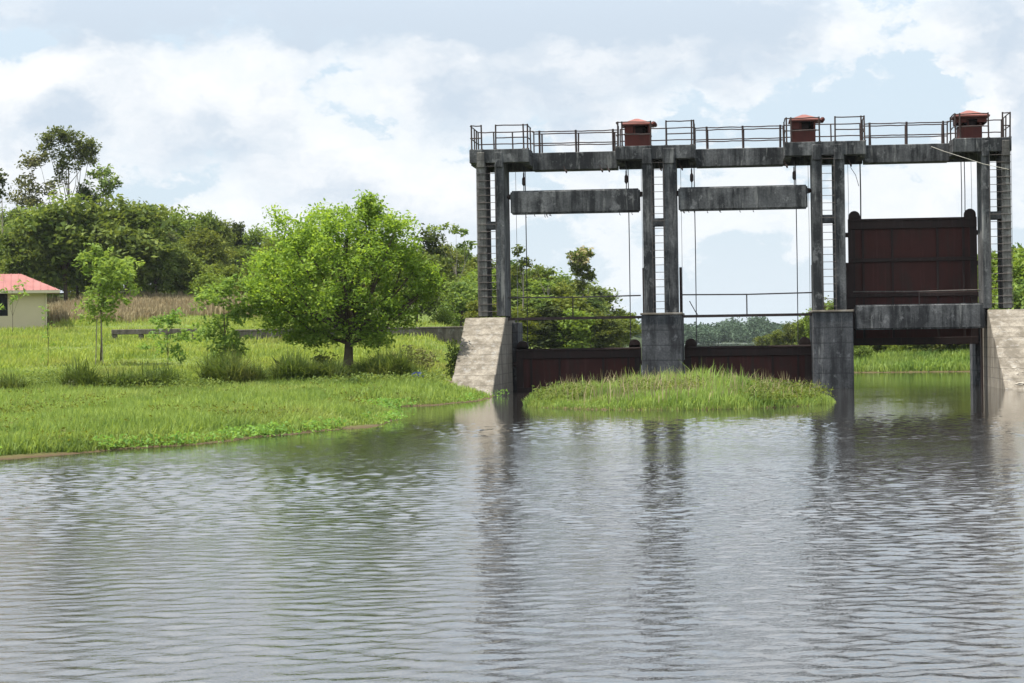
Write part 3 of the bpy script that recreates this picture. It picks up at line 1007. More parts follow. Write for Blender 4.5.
def trunk_mb(h, r, lobes, rg, lean=(0, 0), limbs=True, base_flare=1.4, low=0.0):
    mb = MB()
    pts = []
    nseg = 7
    for i in range(nseg + 1):
        t = i / nseg
        pts.append((lean[0] * t + 0.08 * h * 0.15 * math.sin(3 * t + rg.random()), lean[1] * t + 0.05 * math.sin(4 * t), h * t - 0.15))
    rad = [r * (base_flare if i == 0 else 1.0) * (1 - 0.62 * i / nseg) for i in range(nseg + 1)]
    mb.tube(pts, rad, 9)
    if limbs:
        for l in lobes:
            if l[2] < h * low:
                continue
            f = rg.uniform(0.68, 1.0) if low else rg.uniform(0.45, 0.95)
            i = int(f * nseg)
            p0 = Vector(pts[i]); p1 = Vector(l[:3])
            mid = p0.lerp(p1, 0.5) + Vector((0, 0, -0.08 * (p1 - p0).length)) + Vector(rg.normal(size=3) * 0.06 * (p1 - p0).length)
            r0 = rad[i] * 0.6
            mb.tube([p0, p0.lerp(mid, 0.5), mid, mid.lerp(p1, 0.55), p1], [r0, r0 * 0.85, r0 * 0.65, r0 * 0.45, r0 * 0.15], 6)
    return mb


def tree(name, loc, lobes, n, leaf, label, group, mat, trunk, cat='tree', seed=1, clump=0.35, per=26, bark=None, shell=0.55, asp=0.5, up=0.5, extra=None, droop=0.2, flat=0.7, nolimb=False, limb_low=0.0):
    rg = np.random.default_rng(seed)
    t = empty(name, loc, 0)
    tag(t, label, cat, group)
    h, r, lean = trunk
    mb = trunk_mb(h, r, lobes, rg, lean, not nolimb, low=limb_low)
    mb.build('trunk', bark or M_BARK, t, smooth=True)
    pts, cc = crown_cloud(lobes, n, rg, clump, shell, per, flat)
    v, f = leaves(pts, leaf * rg.uniform(0.6, 1.35, len(pts)), rg, up, asp, droop=droop)
    np_mesh('crown', v, f, mat, t)
    if extra:
        n2, m2, z0 = extra
        p2, _ = crown_cloud(sorted(lobes, key=lambda l: -l[2])[:z0], n2, rg, clump * 0.8, 0.8, per, flat)
        v, f = leaves(p2, leaf * rg.uniform(0.6, 1.2, len(p2)), rg, up, asp)
        np_mesh('blossom', v, f, m2, t)
    return t


# the bright round tree on the bank
TY = 89.0
MT = at(347, 374, TY)
ml = []
rg = np.random.default_rng(5)
for (px, py, rw, rh, wt) in ((340, 262, 60, 42, 2.4), (285, 272, 42, 34, 1.7), (385, 262, 34, 36, 1.6), (330, 228, 34, 20, 1.0), (374, 222, 22, 16, 0.7), (372, 209, 12, 11, 0.28), (296, 234, 28, 16, 0.7),
                             (272, 302, 28, 20, 0.8), (330, 305, 42, 22, 1.1), (392, 305, 30, 18, 0.75), (424, 268, 18, 13, 0.4), (258, 262, 15, 15, 0.35), (350, 210, 11, 8, 0.14), (403, 226, 16, 10, 0.3), (370, 200, 5, 7, 0.06),
                             (268, 320, 16, 16, 0.35), (300, 326, 22, 12, 0.4), (372, 326, 26, 12, 0.45), (432, 292, 14, 11, 0.3), (252, 286, 10, 13, 0.22), (318, 214, 11, 7, 0.15), (278, 220, 14, 9, 0.22), (414, 246, 14, 10, 0.3),
                             (440, 280, 9, 7, 0.12), (248, 310, 8, 9, 0.1), (408, 318, 14, 10, 0.22), (318, 336, 22, 10, 0.4), (372, 338, 22, 9, 0.35), (345, 330, 24, 12, 0.4), (288, 336, 12, 8, 0.18)):
    px = 341 + (px - 341) * 0.92
    q = at(px, py, TY) - Vector((MT.x, TY, 0))
    k_ = TY / F
    dep = min(rw, 60) * k_
    for dy in (-0.5, 0.5):
        ml.append((q.x, dy * dep * 1.3 + rg.normal() * 0.3, q.z - hz(MT.x, TY) , rw * k_, dep, rh * k_, wt))
tree('shade_tree', (MT.x, TY, hz(MT.x, TY)), ml, 40000, 0.165, 'bright yellow-green round tree with a short dark trunk in the middle of the bank', None, M_LEAF_MAIN,
     (2.5, 0.25, (0.1, 0)), seed=5, clump=0.24, per=34, shell=0.5, asp=0.5, up=0.8, limb_low=1.15)


def shoot(name, px, pyb, pyt, Y, n, leaf, label, mat, cat='sapling', w=20, bare=0.35, seed=1, r=0.035, clump=0.16, group=None, per=14):
    b = at(px, pyb, Y)
    top = at(px, pyt, Y)
    k_ = Y / F
    zg = hz(b.x, Y)
    h = top.z - zg
    rg = np.random.default_rng(seed)
    lob = []
    for i in range(7):
        f = bare + (1 - bare) * (i + 0.5) / 7
        ww = w * k_ * (0.55 + 0.6 * math.sin(math.pi * min(1, (f - bare) / (1 - bare) * 0.8 + 0.12))) * 0.62
        lob.append((rg.normal() * ww * 0.5, rg.normal() * ww * 0.5, h * f, ww, ww, h * 0.11, 1.0))
    return tree(name, (b.x, Y, zg), lob, n, leaf, label, group, mat, (h * 0.8, r, (0.05, 0)), cat, seed, clump, per, up=0.8, asp=0.42)


sap = shoot('sapling', 100, 352, 254, 100, 2900, 0.24, 'slender sapling with a full light green crown and thin stakes right of the house', M_LEAF_SAP, w=37, bare=0.45, seed=31, r=0.05, clump=0.17)
for dx, dz in ((-0.16, 0), (0.13, 0)):
    mb = MB(); mb.tube([(dx * 1.2, -0.1, -0.1), (dx * 0.6, -0.1, 2.2)], 0.022, 6)
    mb.build('stake', M_BARKPALE, sap)
shoot('sapling', 167, 372, 314, 92, 900, 0.2, 'thin short sapling with few leaves between the two larger ones', M_LEAF_SAP, w=24, bare=0.25, seed=32, r=0.02, clump=0.13)
shoot('sapling', 224, 375, 278, 88, 2700, 0.22, 'bushy young tree with light loose leaves left of the big round tree', M_LEAF_SAP, w=34, bare=0.2, seed=33, r=0.035, clump=0.15)
shoot('sapling', 47, 350, 300, 100, 160, 0.14, 'very thin small seedling beside the house corner', M_LEAF_SAP, w=12, bare=0.1, seed=34, r=0.014, clump=0.12)
shoot('sapling', 12, 340, 270, 138, 130, 0.3, 'twiggy sprig of light leaves in front of the red house roof', M_LEAF_SAP, w=20, bare=0.45, seed=35, r=0.02, clump=0.25)


def bush(px, pyb, Y, wpx, hpx, n, leaf, label, mat, seed, name='bush', clump=0.16, group=None):
    b = at(px, pyb, Y)
    k_ = Y / F
    w, h = wpx * k_ / 2, hpx * k_
    rg = np.random.default_rng(seed)
    lob = []
    for i in range(6):
        lob.append((rg.uniform(-0.6, 0.6) * w, rg.uniform(-0.4, 0.4) * w, h * rg.uniform(0.25, 0.7), w * 0.5, w * 0.5, h * 0.36, 1))
    return tree(name, (b.x, Y, hz(b.x, Y)), lob, n, leaf, label, group, mat, (h * 0.5, 0.02, (0, 0)), 'bush', seed, clump, 16)


TUSS = []


def tussock(px, pyb, Y, wpx, hpx, n, label, mat, seed):
    """clump of tall grass, one mesh; grown once the blade builder below exists"""
    TUSS.append((px, pyb, Y, wpx, hpx, n, label, mat, seed))


tussock(112, 386, 83, 92, 46, 3600, 'tall dark grass clump round the foot of the slender sapling', M_TUSS, 41)
tussock(168, 380, 83.5, 50, 36, 1500, 'tall dark grass clump at the foot of the thin short sapling', M_TUSS, 42)
tussock(230, 382, 84, 66, 56, 2800, 'tall brownish grass clump round the foot of the bushy young tree', M_TUSS, 43)
tussock(4, 384, 81, 40, 34, 1300, 'tall grass clump at the left edge of the photo', M_TUSS, 44)
tussock(308, 384, 86.0, 78, 44, 3800, 'tall grass left of the big tree trunk, tree shade put into its colour', M_TUSS, 51)
tussock(378, 384, 86.2, 66, 42, 3200, 'tall grass right of the big tree trunk, tree shade put into its colour', M_TUSS, 52)
bush(70, 383, 82, 30, 16, 400, 0.13, 'small olive weed clump left of the sapling bush', M_LEAF_YEL, 46)
bush(452, 372, 88.5, 26, 46, 900, 0.14, 'leafy bush growing against the left side of the pale abutment', M_LEAF_MID, 45)
bush(420, 368, 93, 60, 26, 900, 0.14, 'olive weedy bush on the slope left of the abutment', M_LEAF_YEL, 47)
bush(322, 362, 89.5, 36, 22, 500, 0.17, 'low leafy shoot left of the big tree trunk', M_LEAF_MID, 48)
bush(1022, 322, 87.0, 30, 26, 700, 0.14, 'light bush overhanging the right abutment at the photo edge', M_LEAF_LIGHT, 49)

# broad-leaved plant in the shade of the tree
b = at(282, 372, 90); zg = hz(b.x, 90)
t = empty('broadleaf_plant', (b.x, 90, zg)); tag(t, 'dark broad-leaved plant in the shade left of the big tree', 'plant')
rg = np.random.default_rng(12)
for i in range(9):
    th = rg.uniform(0, 6.28); l = rg.uniform(0.6, 0.95)
    mb = MB()
    prev = None
    vs, fs = [], []
    for j in range(6):
        q = j / 5
        c = Vector((math.cos(th) * l * 0.5 * q, math.sin(th) * l * 0.5 * q, l * (1.1 * q - 0.25 * q * q)))
        wd = 0.11 * math.sin(math.pi * min(0.97, 0.15 + q * 0.85))
        sd = Vector((-math.sin(th), math.cos(th), 0)) * wd
        vs += [c - sd, c + sd]
        if j:
            fs.append((2 * j - 2, 2 * j - 1, 2 * j + 1, 2 * j))
    mb.add(vs, fs)
    mb.build('leaf', M_LEAF_DARK, t)

# ------------------------------------------------------------------ wood: base kinds, copied as individual trees
kinds = []


def lobes_round(h, w, seed, k=7, low=0.25):
    rg = np.random.default_rng(seed)
    L = []
    for i in range(k):
        th = 2 * math.pi * i / k + rg.normal() * 0.4
        f = rg.uniform(low, 0.85)
        rr = w * 0.5 * rg.uniform(0.25, 0.62) * (1.15 - 0.5 * f)
        L.append((math.cos(th) * rr, math.sin(th) * rr, h * f, w * rg.uniform(0.22, 0.36), w * rg.uniform(0.22, 0.36), h * rg.uniform(0.12, 0.2), 1))
    L.append((0, 0, h * 0.82, w * 0.25, w * 0.25, h * 0.16, 1.1))
    L.append((rg.normal() * 0.3, 0, h * 0.5, w * 0.34, w * 0.34, h * 0.3, 1.5))
    return L


def proto(name, h, w, n, leaf, mat, seed, clump=0.5, **kw):
    t = tree(name, (0, 0, -500), lobes_round(h, w, seed, kw.pop('k', 8), kw.pop('low', 0.25)), n, leaf, 'x', None, mat, (h * 0.8, 0.16, (0.3, 0)), 'tree', seed, clump, 30, **kw)
    return dict(root=t, used=False)


PK = {
    'mid': [proto('forest_tree', 8, 6.5, 6500, 0.5, M_LEAF_MID, 61), proto('forest_tree', 8, 7.5, 7500, 0.5, M_LEAF_MID, 62, k=10)],
    'dark': [proto('forest_tree', 8, 6, 6500, 0.5, M_LEAF_DARK, 63), proto('forest_tree', 8, 5, 5500, 0.5, M_LEAF_DARK, 64, low=0.3)],
    'light': [proto('forest_tree', 8, 6.5, 5500, 0.45, M_LEAF_LIGHT, 65), proto('forest_tree', 8, 5.5, 5000, 0.45, M_LEAF_LIGHT, 66, k=6)],
    'bush': [proto('forest_bush', 3.4, 5.0, 2600, 0.32, M_LEAF_LIGHT, 67, low=0.15), proto('forest_bush', 3.4, 4.6, 2400, 0.30, M_LEAF_MID, 68, low=0.15)],
}
KT = {'mid': 'mid green round tree', 'dark': 'dark dense tree', 'light': 'light green loose tree', 'bush': 'low spreading bush'}
prg = np.random.default_rng(99)


def plant(kind, x, y, scale, where_, group, dz=0.0, sx=1.0):
    pk = PK[kind][int(prg.integers(0, len(PK[kind])))]
    o = pk['root'] if not pk['used'] else copy_tree(pk['root'])
    pk['used'] = True
    o.location = (x, y, hz(x, y) + dz)
    o.scale = (scale * sx, scale * sx, scale)
    o.rotation_euler = (0, 0, float(prg.uniform(0, 6.28)))
    o['label'] = KT[kind] + ' ' + where_
    o['category'] = 'bush' if kind == 'bush' else 'tree'
    o['group'] = group
    return o


def skyline(px):
    return np.interp(px, [-60, 0, 60, 110, 150, 190, 230, 260, 330, 420, 450, 480, 520, 545, 570, 594, 610, 640, 670], [205, 208, 214, 216, 208, 209, 224, 226, 232, 245, 240, 255, 262, 270, 274, 284, 307, 312, 330])


# left hillside wood in rows, each crown reaching for the skyline of the hill
for row, (Y, drop, step) in enumerate(((240, -2, 19), (226, 14, 24), (212, 30, 28), (198, 46, 27), (188, 62, 30))):
    px = -45 + row * 9
    while px < 470:
        a = ray(px, 300)[0]
        yj = Y + prg.uniform(-4, 4)
        x = a * yj
        ztop = at(px, skyline(px) + drop * prg.uniform(0.55, 1.3) + prg.uniform(-5, 10), yj).z
        hgt = ztop - hz(x, yj)
        hgt = max(3.0, min(hgt, 13))
        kd = prg.choice(['mid', 'dark', 'light', 'light', 'mid'] if px < 180 else ['mid', 'light', 'light', 'light', 'dark'])
        plant(kd, x, yj, hgt / 8.1, 'in the crowded wood on the hillside behind the dry grass' if px < 255 else 'in the wood behind the big round tree',
              'trees of the hillside wood' if px < 255 else 'trees of the wood behind the round tree', sx=float(prg.uniform(0.6, 1.0)) * (1.0 if hgt > 6 else 1.25))
        px += step * prg.uniform(0.7, 1.25)
# fringe bushes at the foot of the wood
px = -30
while px < 470:
    Y = prg.uniform(176, 184) if px < 250 else prg.uniform(150, 170)
    x = ray(px, 300)[0] * Y
    plant('bush' if prg.random() < 0.6 else 'mid', x, Y, prg.uniform(0.45, 1.15), 'along the foot of the wood on the left' if px < 255 else 'in the thicket behind the big round tree', 'bushes at the foot of the wood')
    px += 19 * prg.uniform(0.5, 1.8)
# trees seen through the left opening
for Y, drop, step in ((215, 0, 26), (195, 12, 28), (170, 28, 26), (150, 48, 24)):
    px = 480
    while px < 650:
        x = ray(px, 300)[0] * Y
        top = skyline(px) + drop * prg.uniform(0.6, 1.2)
        ztop = at(px, min(top, 335), Y).z
        hgt = max(2.2, min(ztop - max(hz(x, Y), 0.3), 11))
        kd = prg.choice(['mid', 'light', 'light', 'dark'])
        if hz(x, Y) > 0.1:
            plant(kd, x, Y, hgt / 8.2, 'seen through the left opening over the lowered gate', 'trees behind the left gate', sx=1.05 if hgt > 5 else 1.4)
        px += step * prg.uniform(0.8, 1.2)
# right side beyond the dam
for (px, Y, top, kd) in ((792, 230, 322, 'mid'), (805, 205, 318, 'light'), (818, 190, 306, 'light'), (830, 180, 300, 'mid'), (845, 172, 296, 'light'), (862, 170, 300, 'dark'), (778, 260, 330, 'light'), (766, 290, 333, 'mid'),
                         (880, 165, 305, 'mid'), (900, 160, 300, 'light'), (925, 160, 302, 'mid'), (945, 155, 300, 'dark'), (965, 150, 285, 'mid'), (985, 145, 255, 'mid'), (1000, 140, 250, 'light'), (1018, 142, 240, 'mid'),
                         (1030, 128, 252, 'light'), (1012, 122, 285, 'light'), (1040, 118, 270, 'mid'), (991, 130, 290, 'light')):
    x = ray(px, 320)[0] * Y
    hgt = at(px, top, Y).z - hz(x, Y)
    plant(kd, x, Y, hgt / 8.2, ('seen through the right opening or middle opening beyond the water' if px < 975 else 'beside the columns at the right end of the dam'), 'trees beyond the water on the right', sx=0.95)
for px in range(858, 985, 11):
    Y = prg.uniform(132, 140)
    x = ray(px, 340)[0] * Y
    plant('bush', x, Y, prg.uniform(0.35, 0.75), 'on the far grassy bank under the raised gate', 'bushes on the far bank', sx=1.2)

# single trees that stand out
def emergent(px, Y, pybase, lobs, n, leaf, label, mat, trunk_h, r, seed, bark=M_BARKPALE, clump=0.45, extra=None, name='tall_tree', per=24, nolimb=False):
    b = at(px, pybase, Y); k_ = Y / F
    zg = hz(b.x, Y)
    L = []
    for (lx, ly, rw, rh, w) in lobs:
        q = at(lx, ly, Y)
        L.append((q.x - b.x, 0.0 + (seed * lx % 7 - 3) * 0.15, q.z - zg, rw * k_, rw * k_, rh * k_, w))
    return tree(name, (b.x, Y, zg), L, n, leaf, label, None, mat, (at(px, trunk_h, Y).z - zg, r, (0.3, 0)), 'tree', seed, clump, per, bark, 0.35, extra=extra)


emergent(67, 225, 250, [(58, 136, 13, 9, 1.3), (82, 146, 13, 12, 1.5), (66, 158, 14, 12, 1.4), (50, 150, 9, 9, 0.7), (60, 172, 8, 8, 0.5), (88, 156, 8, 9, 0.6), (72, 135, 9, 7, 0.6), (78, 168, 6, 5, 0.3), (60, 180, 5, 5, 0.25), (90, 146, 7, 7, 0.5), (46, 140, 7, 6, 0.5)], 4600, 0.34,
         'tallest tree on the hill with bare forked trunks and a dark round crown', M_LEAF_MID, 165, 0.16, 71, clump=0.36)
emergent(52, 222, 250, [(30, 165, 9, 9, 1), (24, 182, 9, 11, 1), (38, 158, 6, 5, 0.5), (20, 198, 9, 9, 0.8), (38, 190, 9, 8, 0.6), (33, 202, 10, 7, 0.8), (51, 188, 6, 9, 0.6)], 1700, 0.4,
         'yellowish leaning tree left of the tallest tree on the hill', M_LEAF_YEL, 185, 0.13, 72)
emergent(104, 224, 250, [(100, 172, 11, 8, 1.1), (112, 184, 9, 7, 0.9), (90, 178, 6, 6, 0.5), (104, 192, 6, 5, 0.4)], 900, 0.4, 'smaller open-crowned tree right of the tallest tree on the hill', M_LEAF_MID, 180, 0.1, 73)
emergent(90, 226, 250, [(88, 200, 12, 10, 1.2), (84, 192, 7, 8, 0.6), (98, 205, 8, 8, 0.6)], 1100, 0.42, 'dark compact crown under the tallest tree on the hill', M_LEAF_DARK, 205, 0.12, 76)
emergent(0, 215, 250, [(-4, 190, 9, 10, 1), (0, 180, 6, 5, .5)], 500, 0.42, 'dark treetop cut by the left edge of the photo', M_LEAF_DARK, 195, 0.1, 79)
emergent(452, 165, 300, [(433, 229, 5, 3, 0.5), (443, 227, 6, 3, 0.6), (456, 229, 7, 3, 0.6), (464, 233, 5, 3, 0.5), (458, 246, 6, 2.5, 0.4), (470, 245, 4, 2.5, 0.3)], 380, 0.3,
         'slim umbrella-crowned tree with bare pale branches just left of the dam', M_LEAF_MID, 262, 0.08, 74, clump=0.2, per=10)
emergent(436, 168, 300, [(432, 245, 11, 14, 1.2), (436, 262, 12, 12, 1), (428, 235, 6, 6, 0.5)], 1100, 0.34, 'dark upright tree beside the slim umbrella-crowned tree', M_LEAF_DARK, 250, 0.12, 77)
emergent(580, 172, 320, [(577, 256, 7, 4.5, 0.9), (585, 253, 6, 4, 0.7), (583, 270, 8, 6, 1), (575, 266, 5, 5, 0.6), (590, 276, 5, 4, 0.5), (580, 285, 6, 5, 0.6), (581, 262, 6, 5, 0.7)], 2400, 0.3,
         'slender tree with a cream flowering top seen through the left opening', M_LEAF_MID, 275, 0.1, 75, extra=(900, M_LEAF_FLOWER, 3), clump=0.26)
emergent(545, 172, 320, [(538, 269, 6, 3.5, .6), (548, 272, 6, 3, .6), (530, 274, 4, 3, .3)], 300, 0.3, 'low umbrella-crowned tree left of the flowering tree', M_LEAF_MID, 283, 0.07, 78, clump=0.22, per=10)
emergent(520, 150, 320, [(517, 250, 5, 4, .6), (524, 262, 5, 4, .5), (515, 275, 8, 9, 1)], 500, 0.3, 'treetop rising just right of the left columns of the dam', M_LEAF_MID, 265, 0.09, 80, clump=0.25, per=12)

# far wood across the open water, one hazy mass
rg = np.random.default_rng(55)
V, Fc, nb_ = [], [], 0
for i in range(420):
    px = rg.uniform(560, 860) if i < 300 else rg.uniform(-100, 1100)
    Y = rg.uniform(700, 1050)
    x = ray(px, 330)[0] * Y
    hgt = rg.uniform(4.5, 7.5) + (3.5 * math.exp(-((px - 757) / 8) ** 2)) + (2.5 * math.exp(-((px - 729) / 9) ** 2))
    z0 = max(hz(x, Y), 0)
    c = rg.normal(size=(420, 3)); c /= np.linalg.norm(c, axis=1, keepdims=True)
    c = c * (0.55 + 0.45 * rg.random((420, 1))) * np.array([5.0, 5.0, hgt * 0.5]) + np.array([x, Y, z0 + hgt * 0.55])
    v, f = leaves(c, rg.uniform(0.5, 1.15, 420), rg, 0.6, 0.7)
    V.append(v); Fc.append(f + nb_); nb_ += len(v)
tag(np_mesh('far_woodland', np.concatenate(V), np.concatenate(Fc), M_LEAF_FAR), 'hazy blue-green wood far away across the open water', 'woodland', kind='stuff')

# ------------------------------------------------------------------ grass
def blades(x, y, z, h, w, rg, lean=0.35):
    """bent two-piece blades: quad + tip, written as two quads with a shared edge"""
    n = len(x)
    th = rg.uniform(0, 2 * np.pi, n)
    d = np.stack([np.cos(th), np.sin(th), np.zeros(n)], -1)
    sd = np.stack([-np.sin(th), np.cos(th), np.zeros(n)], -1)
    le = np.abs(rg.normal(0, lean, n))[:, None]
    p = np.stack([x, y, z], -1)
    up = np.array([0, 0, 1.0])
    hh = h[:, None]; ww = w[:, None]
    m = p + up * hh * 0.6 + d * hh * le * 0.35
    t = p + up * hh * (1.0 - 0.25 * np.minimum(le, 1)) + d * hh * le * 1.0
    v = np.stack([p - sd * ww * 0.5, p + sd * ww * 0.5, m + sd * ww * 0.42, m - sd * ww * 0.42, t + sd * ww * 0.06, t - sd * ww * 0.06], 1).reshape(-1, 3)
    i = np.arange(n)[:, None] * 6
    f = np.concatenate([i + np.array([[0, 1, 2, 3]]), i + np.array([[3, 2, 4, 5]])], 0)
    return v, f


for (px, pyb, Y, wpx, hpx, n, label, mat, seed) in TUSS:
    n = int(n * 1.6)
    rg = np.random.default_rng(seed)
    b = at(px, pyb, Y); k_ = Y / F
    zg = hz(b.x, Y)
    r = np.sqrt(rg.random(n)); th = rg.uniform(0, 2 * np.pi, n)
    w_ = wpx * k_ / 2
    nh = 11
    hx = rg.uniform(-0.75, 0.75, nh) * w_; hy = rg.uniform(-0.9, 0.9, nh); hr = rg.uniform(0.22, 0.5, nh) * w_; hsc = rg.uniform(0.4, 0.9, nh)
    q = rg.integers(0, nh, n)
    x = b.x + hx[q] + hr[q] * r * np.cos(th); y = Y + hy[q] + np.minimum(hr[q], 1.0) * r * np.sin(th)
    lump = 1 + 0.35 * fbm(x * 2.2 + seed, y * 2.2, 71, 3)
    hh = hpx * k_ * (0.35 + 0.65 * rg.random(n)) * (1.1 - 0.6 * r ** 2) * lump * hsc[q]
    v, f = blades(x, y, height(x, y) - 0.03, np.clip(hh, 0.12, 2.0), 0.025 + 0.03 * rg.random(n), rg, 0.85)
    o = np_mesh('grass_tussock', v - np.array([b.x, Y, zg]), f, mat)
    o.location = (b.x, Y, zg)
    tag(o, label, 'grass clump')


def sample(n, y0, y1, pa, pb, rg, power=2.0):
    """points on the ground, thinning out with distance; pa..pb is the width of the valley seen"""
    u = rg.random(n)
    e = 1 - power + 1
    if abs(e) < 1e-6:
        y = y0 * (y1 / y0) ** u
    else:
        y = (y0 ** e + u * (y1 ** e - y0 ** e)) ** (1 / e)
    a = rg.uniform((pa - 512) / F, (pb - 512) / F, n)
    return a * y, y


rg = np.random.default_rng(77)
# low bank
x, y = sample(330000, 40, 91, -60, 512, rg, 2.0)
z = height(x, y)
dl = sdist(x, y, left_poly)
patch = fbm(x * 0.9, y * 0.5, 31, 3)
ok = (z > 0.02) & (dl > 0.16 + 0.22 * fbm(x * 1.1, y * 0.8, 62, 3)) & (x < -1.4 + (y < 84) * 0.8)
x, y, z, patch, dl = x[ok], y[ok], z[ok], patch[ok], dl[ok]
hh = (0.13 + 0.28 * rg.random(len(x)) ** 1.5) * (1 + 0.25 * patch) * np.clip(0.5 + dl * 0.6, 0.5, 1.1)
hh = np.clip(hh, 0.08, 0.7)
v, f = blades(x, y, z - 0.03, hh, 0.022 + 0.022 * rg.random(len(x)), rg, 0.5)
tag(np_mesh('bank_grass', v, f, M_GRASS), 'fresh bright green grass covering the low river bank on the left', 'grass', kind='stuff')
# meadow
x, y = sample(190000, 86, 172, -60, 520, rg, 2.0)
z = height(x, y)
ok = (z > 0.3) & (sdist(x, y, left_poly) > 0.8) & ~((x > -3.5) & (y > 85.5) & (y < 97)) & ~((x < -31.5) & (y > 149) & (y < 158))
x, y, z = x[ok], y[ok], z[ok]
patch = fbm(x * 0.45, y * 0.35, 33, 4)
ok = rg.random(len(x)) < np.clip(0.8 + patch, 0.35, 1)
x, y, z, patch = x[ok], y[ok], z[ok], patch[ok]
hh = np.clip((0.13 + 0.28 * rg.random(len(x)) ** 2) * (1 + 0.5 * patch), 0.07, 0.7)
v, f = blades(x, y, z - 0.03, hh, 0.035 + 0.03 * rg.random(len(x)), rg, 0.5)
tag(np_mesh('meadow_grass', v, f, M_GRASS2), 'yellow-green meadow grass between the bank and the house', 'grass', kind='stuff')
# weeds along the crest of the bank
x, y = sample(9000, 81, 88, -40, 445, rg, 1.0)
ok = rg.random(len(x)) < np.clip(0.25 + fbm(x * 1.2, y * 0.8, 35, 3), 0, 1)
x, y = x[ok], y[ok]
hh = rg.uniform(0.25, 0.65, len(x))
cent = np.repeat(np.stack([x, y, height(x, y)], -1), 6, 0)
cent = cent + rg.normal(size=cent.shape) * np.array([0.15, 0.15, 0.05]) + np.array([0, 0, 1]) * (np.repeat(hh, 6) * rg.uniform(0.2, 0.8, len(cent)))[:, None]
v, f = leaves(cent, rg.uniform(0.07, 0.15, len(cent)), rg, 0.6, 0.5)
tag(np_mesh('crest_weeds', v, f, M_LEAF_MID), 'leafy weeds along the step between low bank and meadow', 'weeds', kind='stuff')
# weeds scattered through the low bank
x, y = sample(5200, 43, 84, -60, 480, rg, 1.7)
ok = (fbm(x * 0.8, y * 0.5, 36, 4) > 0.22) & (sdist(x, y, left_poly) > 0.5)
x, y = x[ok], y[ok]
hh = rg.uniform(0.15, 0.45, len(x))
cent = np.repeat(np.stack([x, y, height(x, y)], -1), 7, 0)
cent = cent + rg.normal(size=cent.shape) * np.array([0.12, 0.12, 0.04]) + np.array([0, 0, 1]) * (np.repeat(hh, 7) * rg.uniform(0.2, 1.0, len(cent)))[:, None]
v, f = leaves(cent, rg.uniform(0.06, 0.13, len(cent)), rg, 0.6, 0.5)
tag(np_mesh('bank_weeds', v, f, M_LEAF_LIGHT), 'darker leafy weeds in clumps through the grass of the low bank', 'weeds', kind='stuff')
# broad water weeds on the edge of the bank
pts = np.array([(p.x, p.y) for p in Lw])
seg = rg.integers(0, len(pts) - 1, 1100)
tt = rg.random(1100)[:, None]
e = pts[seg] * (1 - tt) + pts[seg + 1] * tt
e = e + rg.normal(size=e.shape) * 0.22
dl = sdist(e[:, 0], e[:, 1], left_poly)
e = e[(dl > -0.12) & (dl < 1.0) & (fbm(e[:, 0] * 0.9, e[:, 1] * 0.9, 61, 3) > 0.05)]
c = np.repeat(np.stack([e[:, 0], e[:, 1], np.maximum(height(e[:, 0], e[:, 1]), 0)], -1), 7, 0)
c = c + rg.normal(size=c.shape) * np.array([0.13, 0.13, 0.0]) + np.array([0, 0, 1]) * rg.uniform(0.02, 0.26, len(c))[:, None]
v, f = leaves(c, rg.uniform(0.05, 0.12, len(c)), rg, 0.9, 0.6)
tag(np_mesh('water_weeds', v, f, M_LEAF_SAP), 'broad-leaved water weeds along the edge of the left bank', 'weeds', kind='stuff')
# islet
n = 60000
r = np.sqrt(rg.random(n)) * 1.02; th = rg.uniform(0, 2 * np.pi, n)
x = ISL[0] + ISL[2] * r * np.cos(th); y = ISL[1] + ISL[3] * r * np.sin(th)
z = np.maximum(height(x, y), -0.05)
patch = fbm(x * 1.1, y * 0.6, 41, 3)
ex = np.abs((x - ISL[0]) / ISL[2])
hh = (0.14 + 0.40 * rg.random(n) ** 1.4) * (1.1 - 0.6 * ex ** 3) * (1 + 0.6 * patch) * np.clip(1.05 - 0.35 * r ** 4, 0.3, 1)
hh = np.where(rg.random(n) < 0.02, hh * 1.6, hh)
hh = np.where(y < ISL[1] - ISL[3] * 0.45, hh * 0.7, hh)
v, f = blades(x, y, z - 0.03, np.clip(hh, 0.08, 1.5), 0.020 + 0.018 * rg.random(n), rg, 0.42)
tag(np_mesh('islet_grass', v, f, M_REED), 'tall pale green grass on the islet in front of the gates', 'grass', kind='stuff')
# mixed weeds and dead stalks between the blades of the islet
m = 5200
r = np.sqrt(rg.random(m)); th = rg.uniform(0, 2 * np.pi, m)
x = ISL[0] + ISL[2] * 0.97 * r * np.cos(th); y = ISL[1] + ISL[3] * 0.97 * r * np.sin(th)
ok = fbm(x * 1.3, y * 0.8, 43, 3) > 0.05
x, y = x[ok], y[ok]
hh = rg.uniform(0.1, 0.55, len(x))
c = np.repeat(np.stack([x, y, height(x, y)], -1), 7, 0)
c = c + rg.normal(size=c.shape) * np.array([0.12, 0.12, 0.03]) + np.array([0, 0, 1]) * (np.repeat(hh, 7) * rg.uniform(0.3, 1.0, len(c)))[:, None]
v, f = leaves(c, rg.uniform(0.06, 0.14, len(c)), rg, 0.5, 0.45)
tag(np_mesh('islet_weeds', v, f, M_LEAF_MID), 'darker leafy weeds mixed into the grass of the islet', 'weeds', kind='stuff')
m = 1100
r = np.sqrt(rg.random(m)); th = rg.uniform(0, 2 * np.pi, m)
x = ISL[0] + ISL[2] * 0.95 * r * np.cos(th); y = ISL[1] + ISL[3] * 0.95 * r * np.sin(th)
v, f = blades(x, y, height(x, y), rg.uniform(0.45, 1.0, m) * (1.05 - 0.4 * r ** 2), np.full(m, 0.022), rg, 0.35)
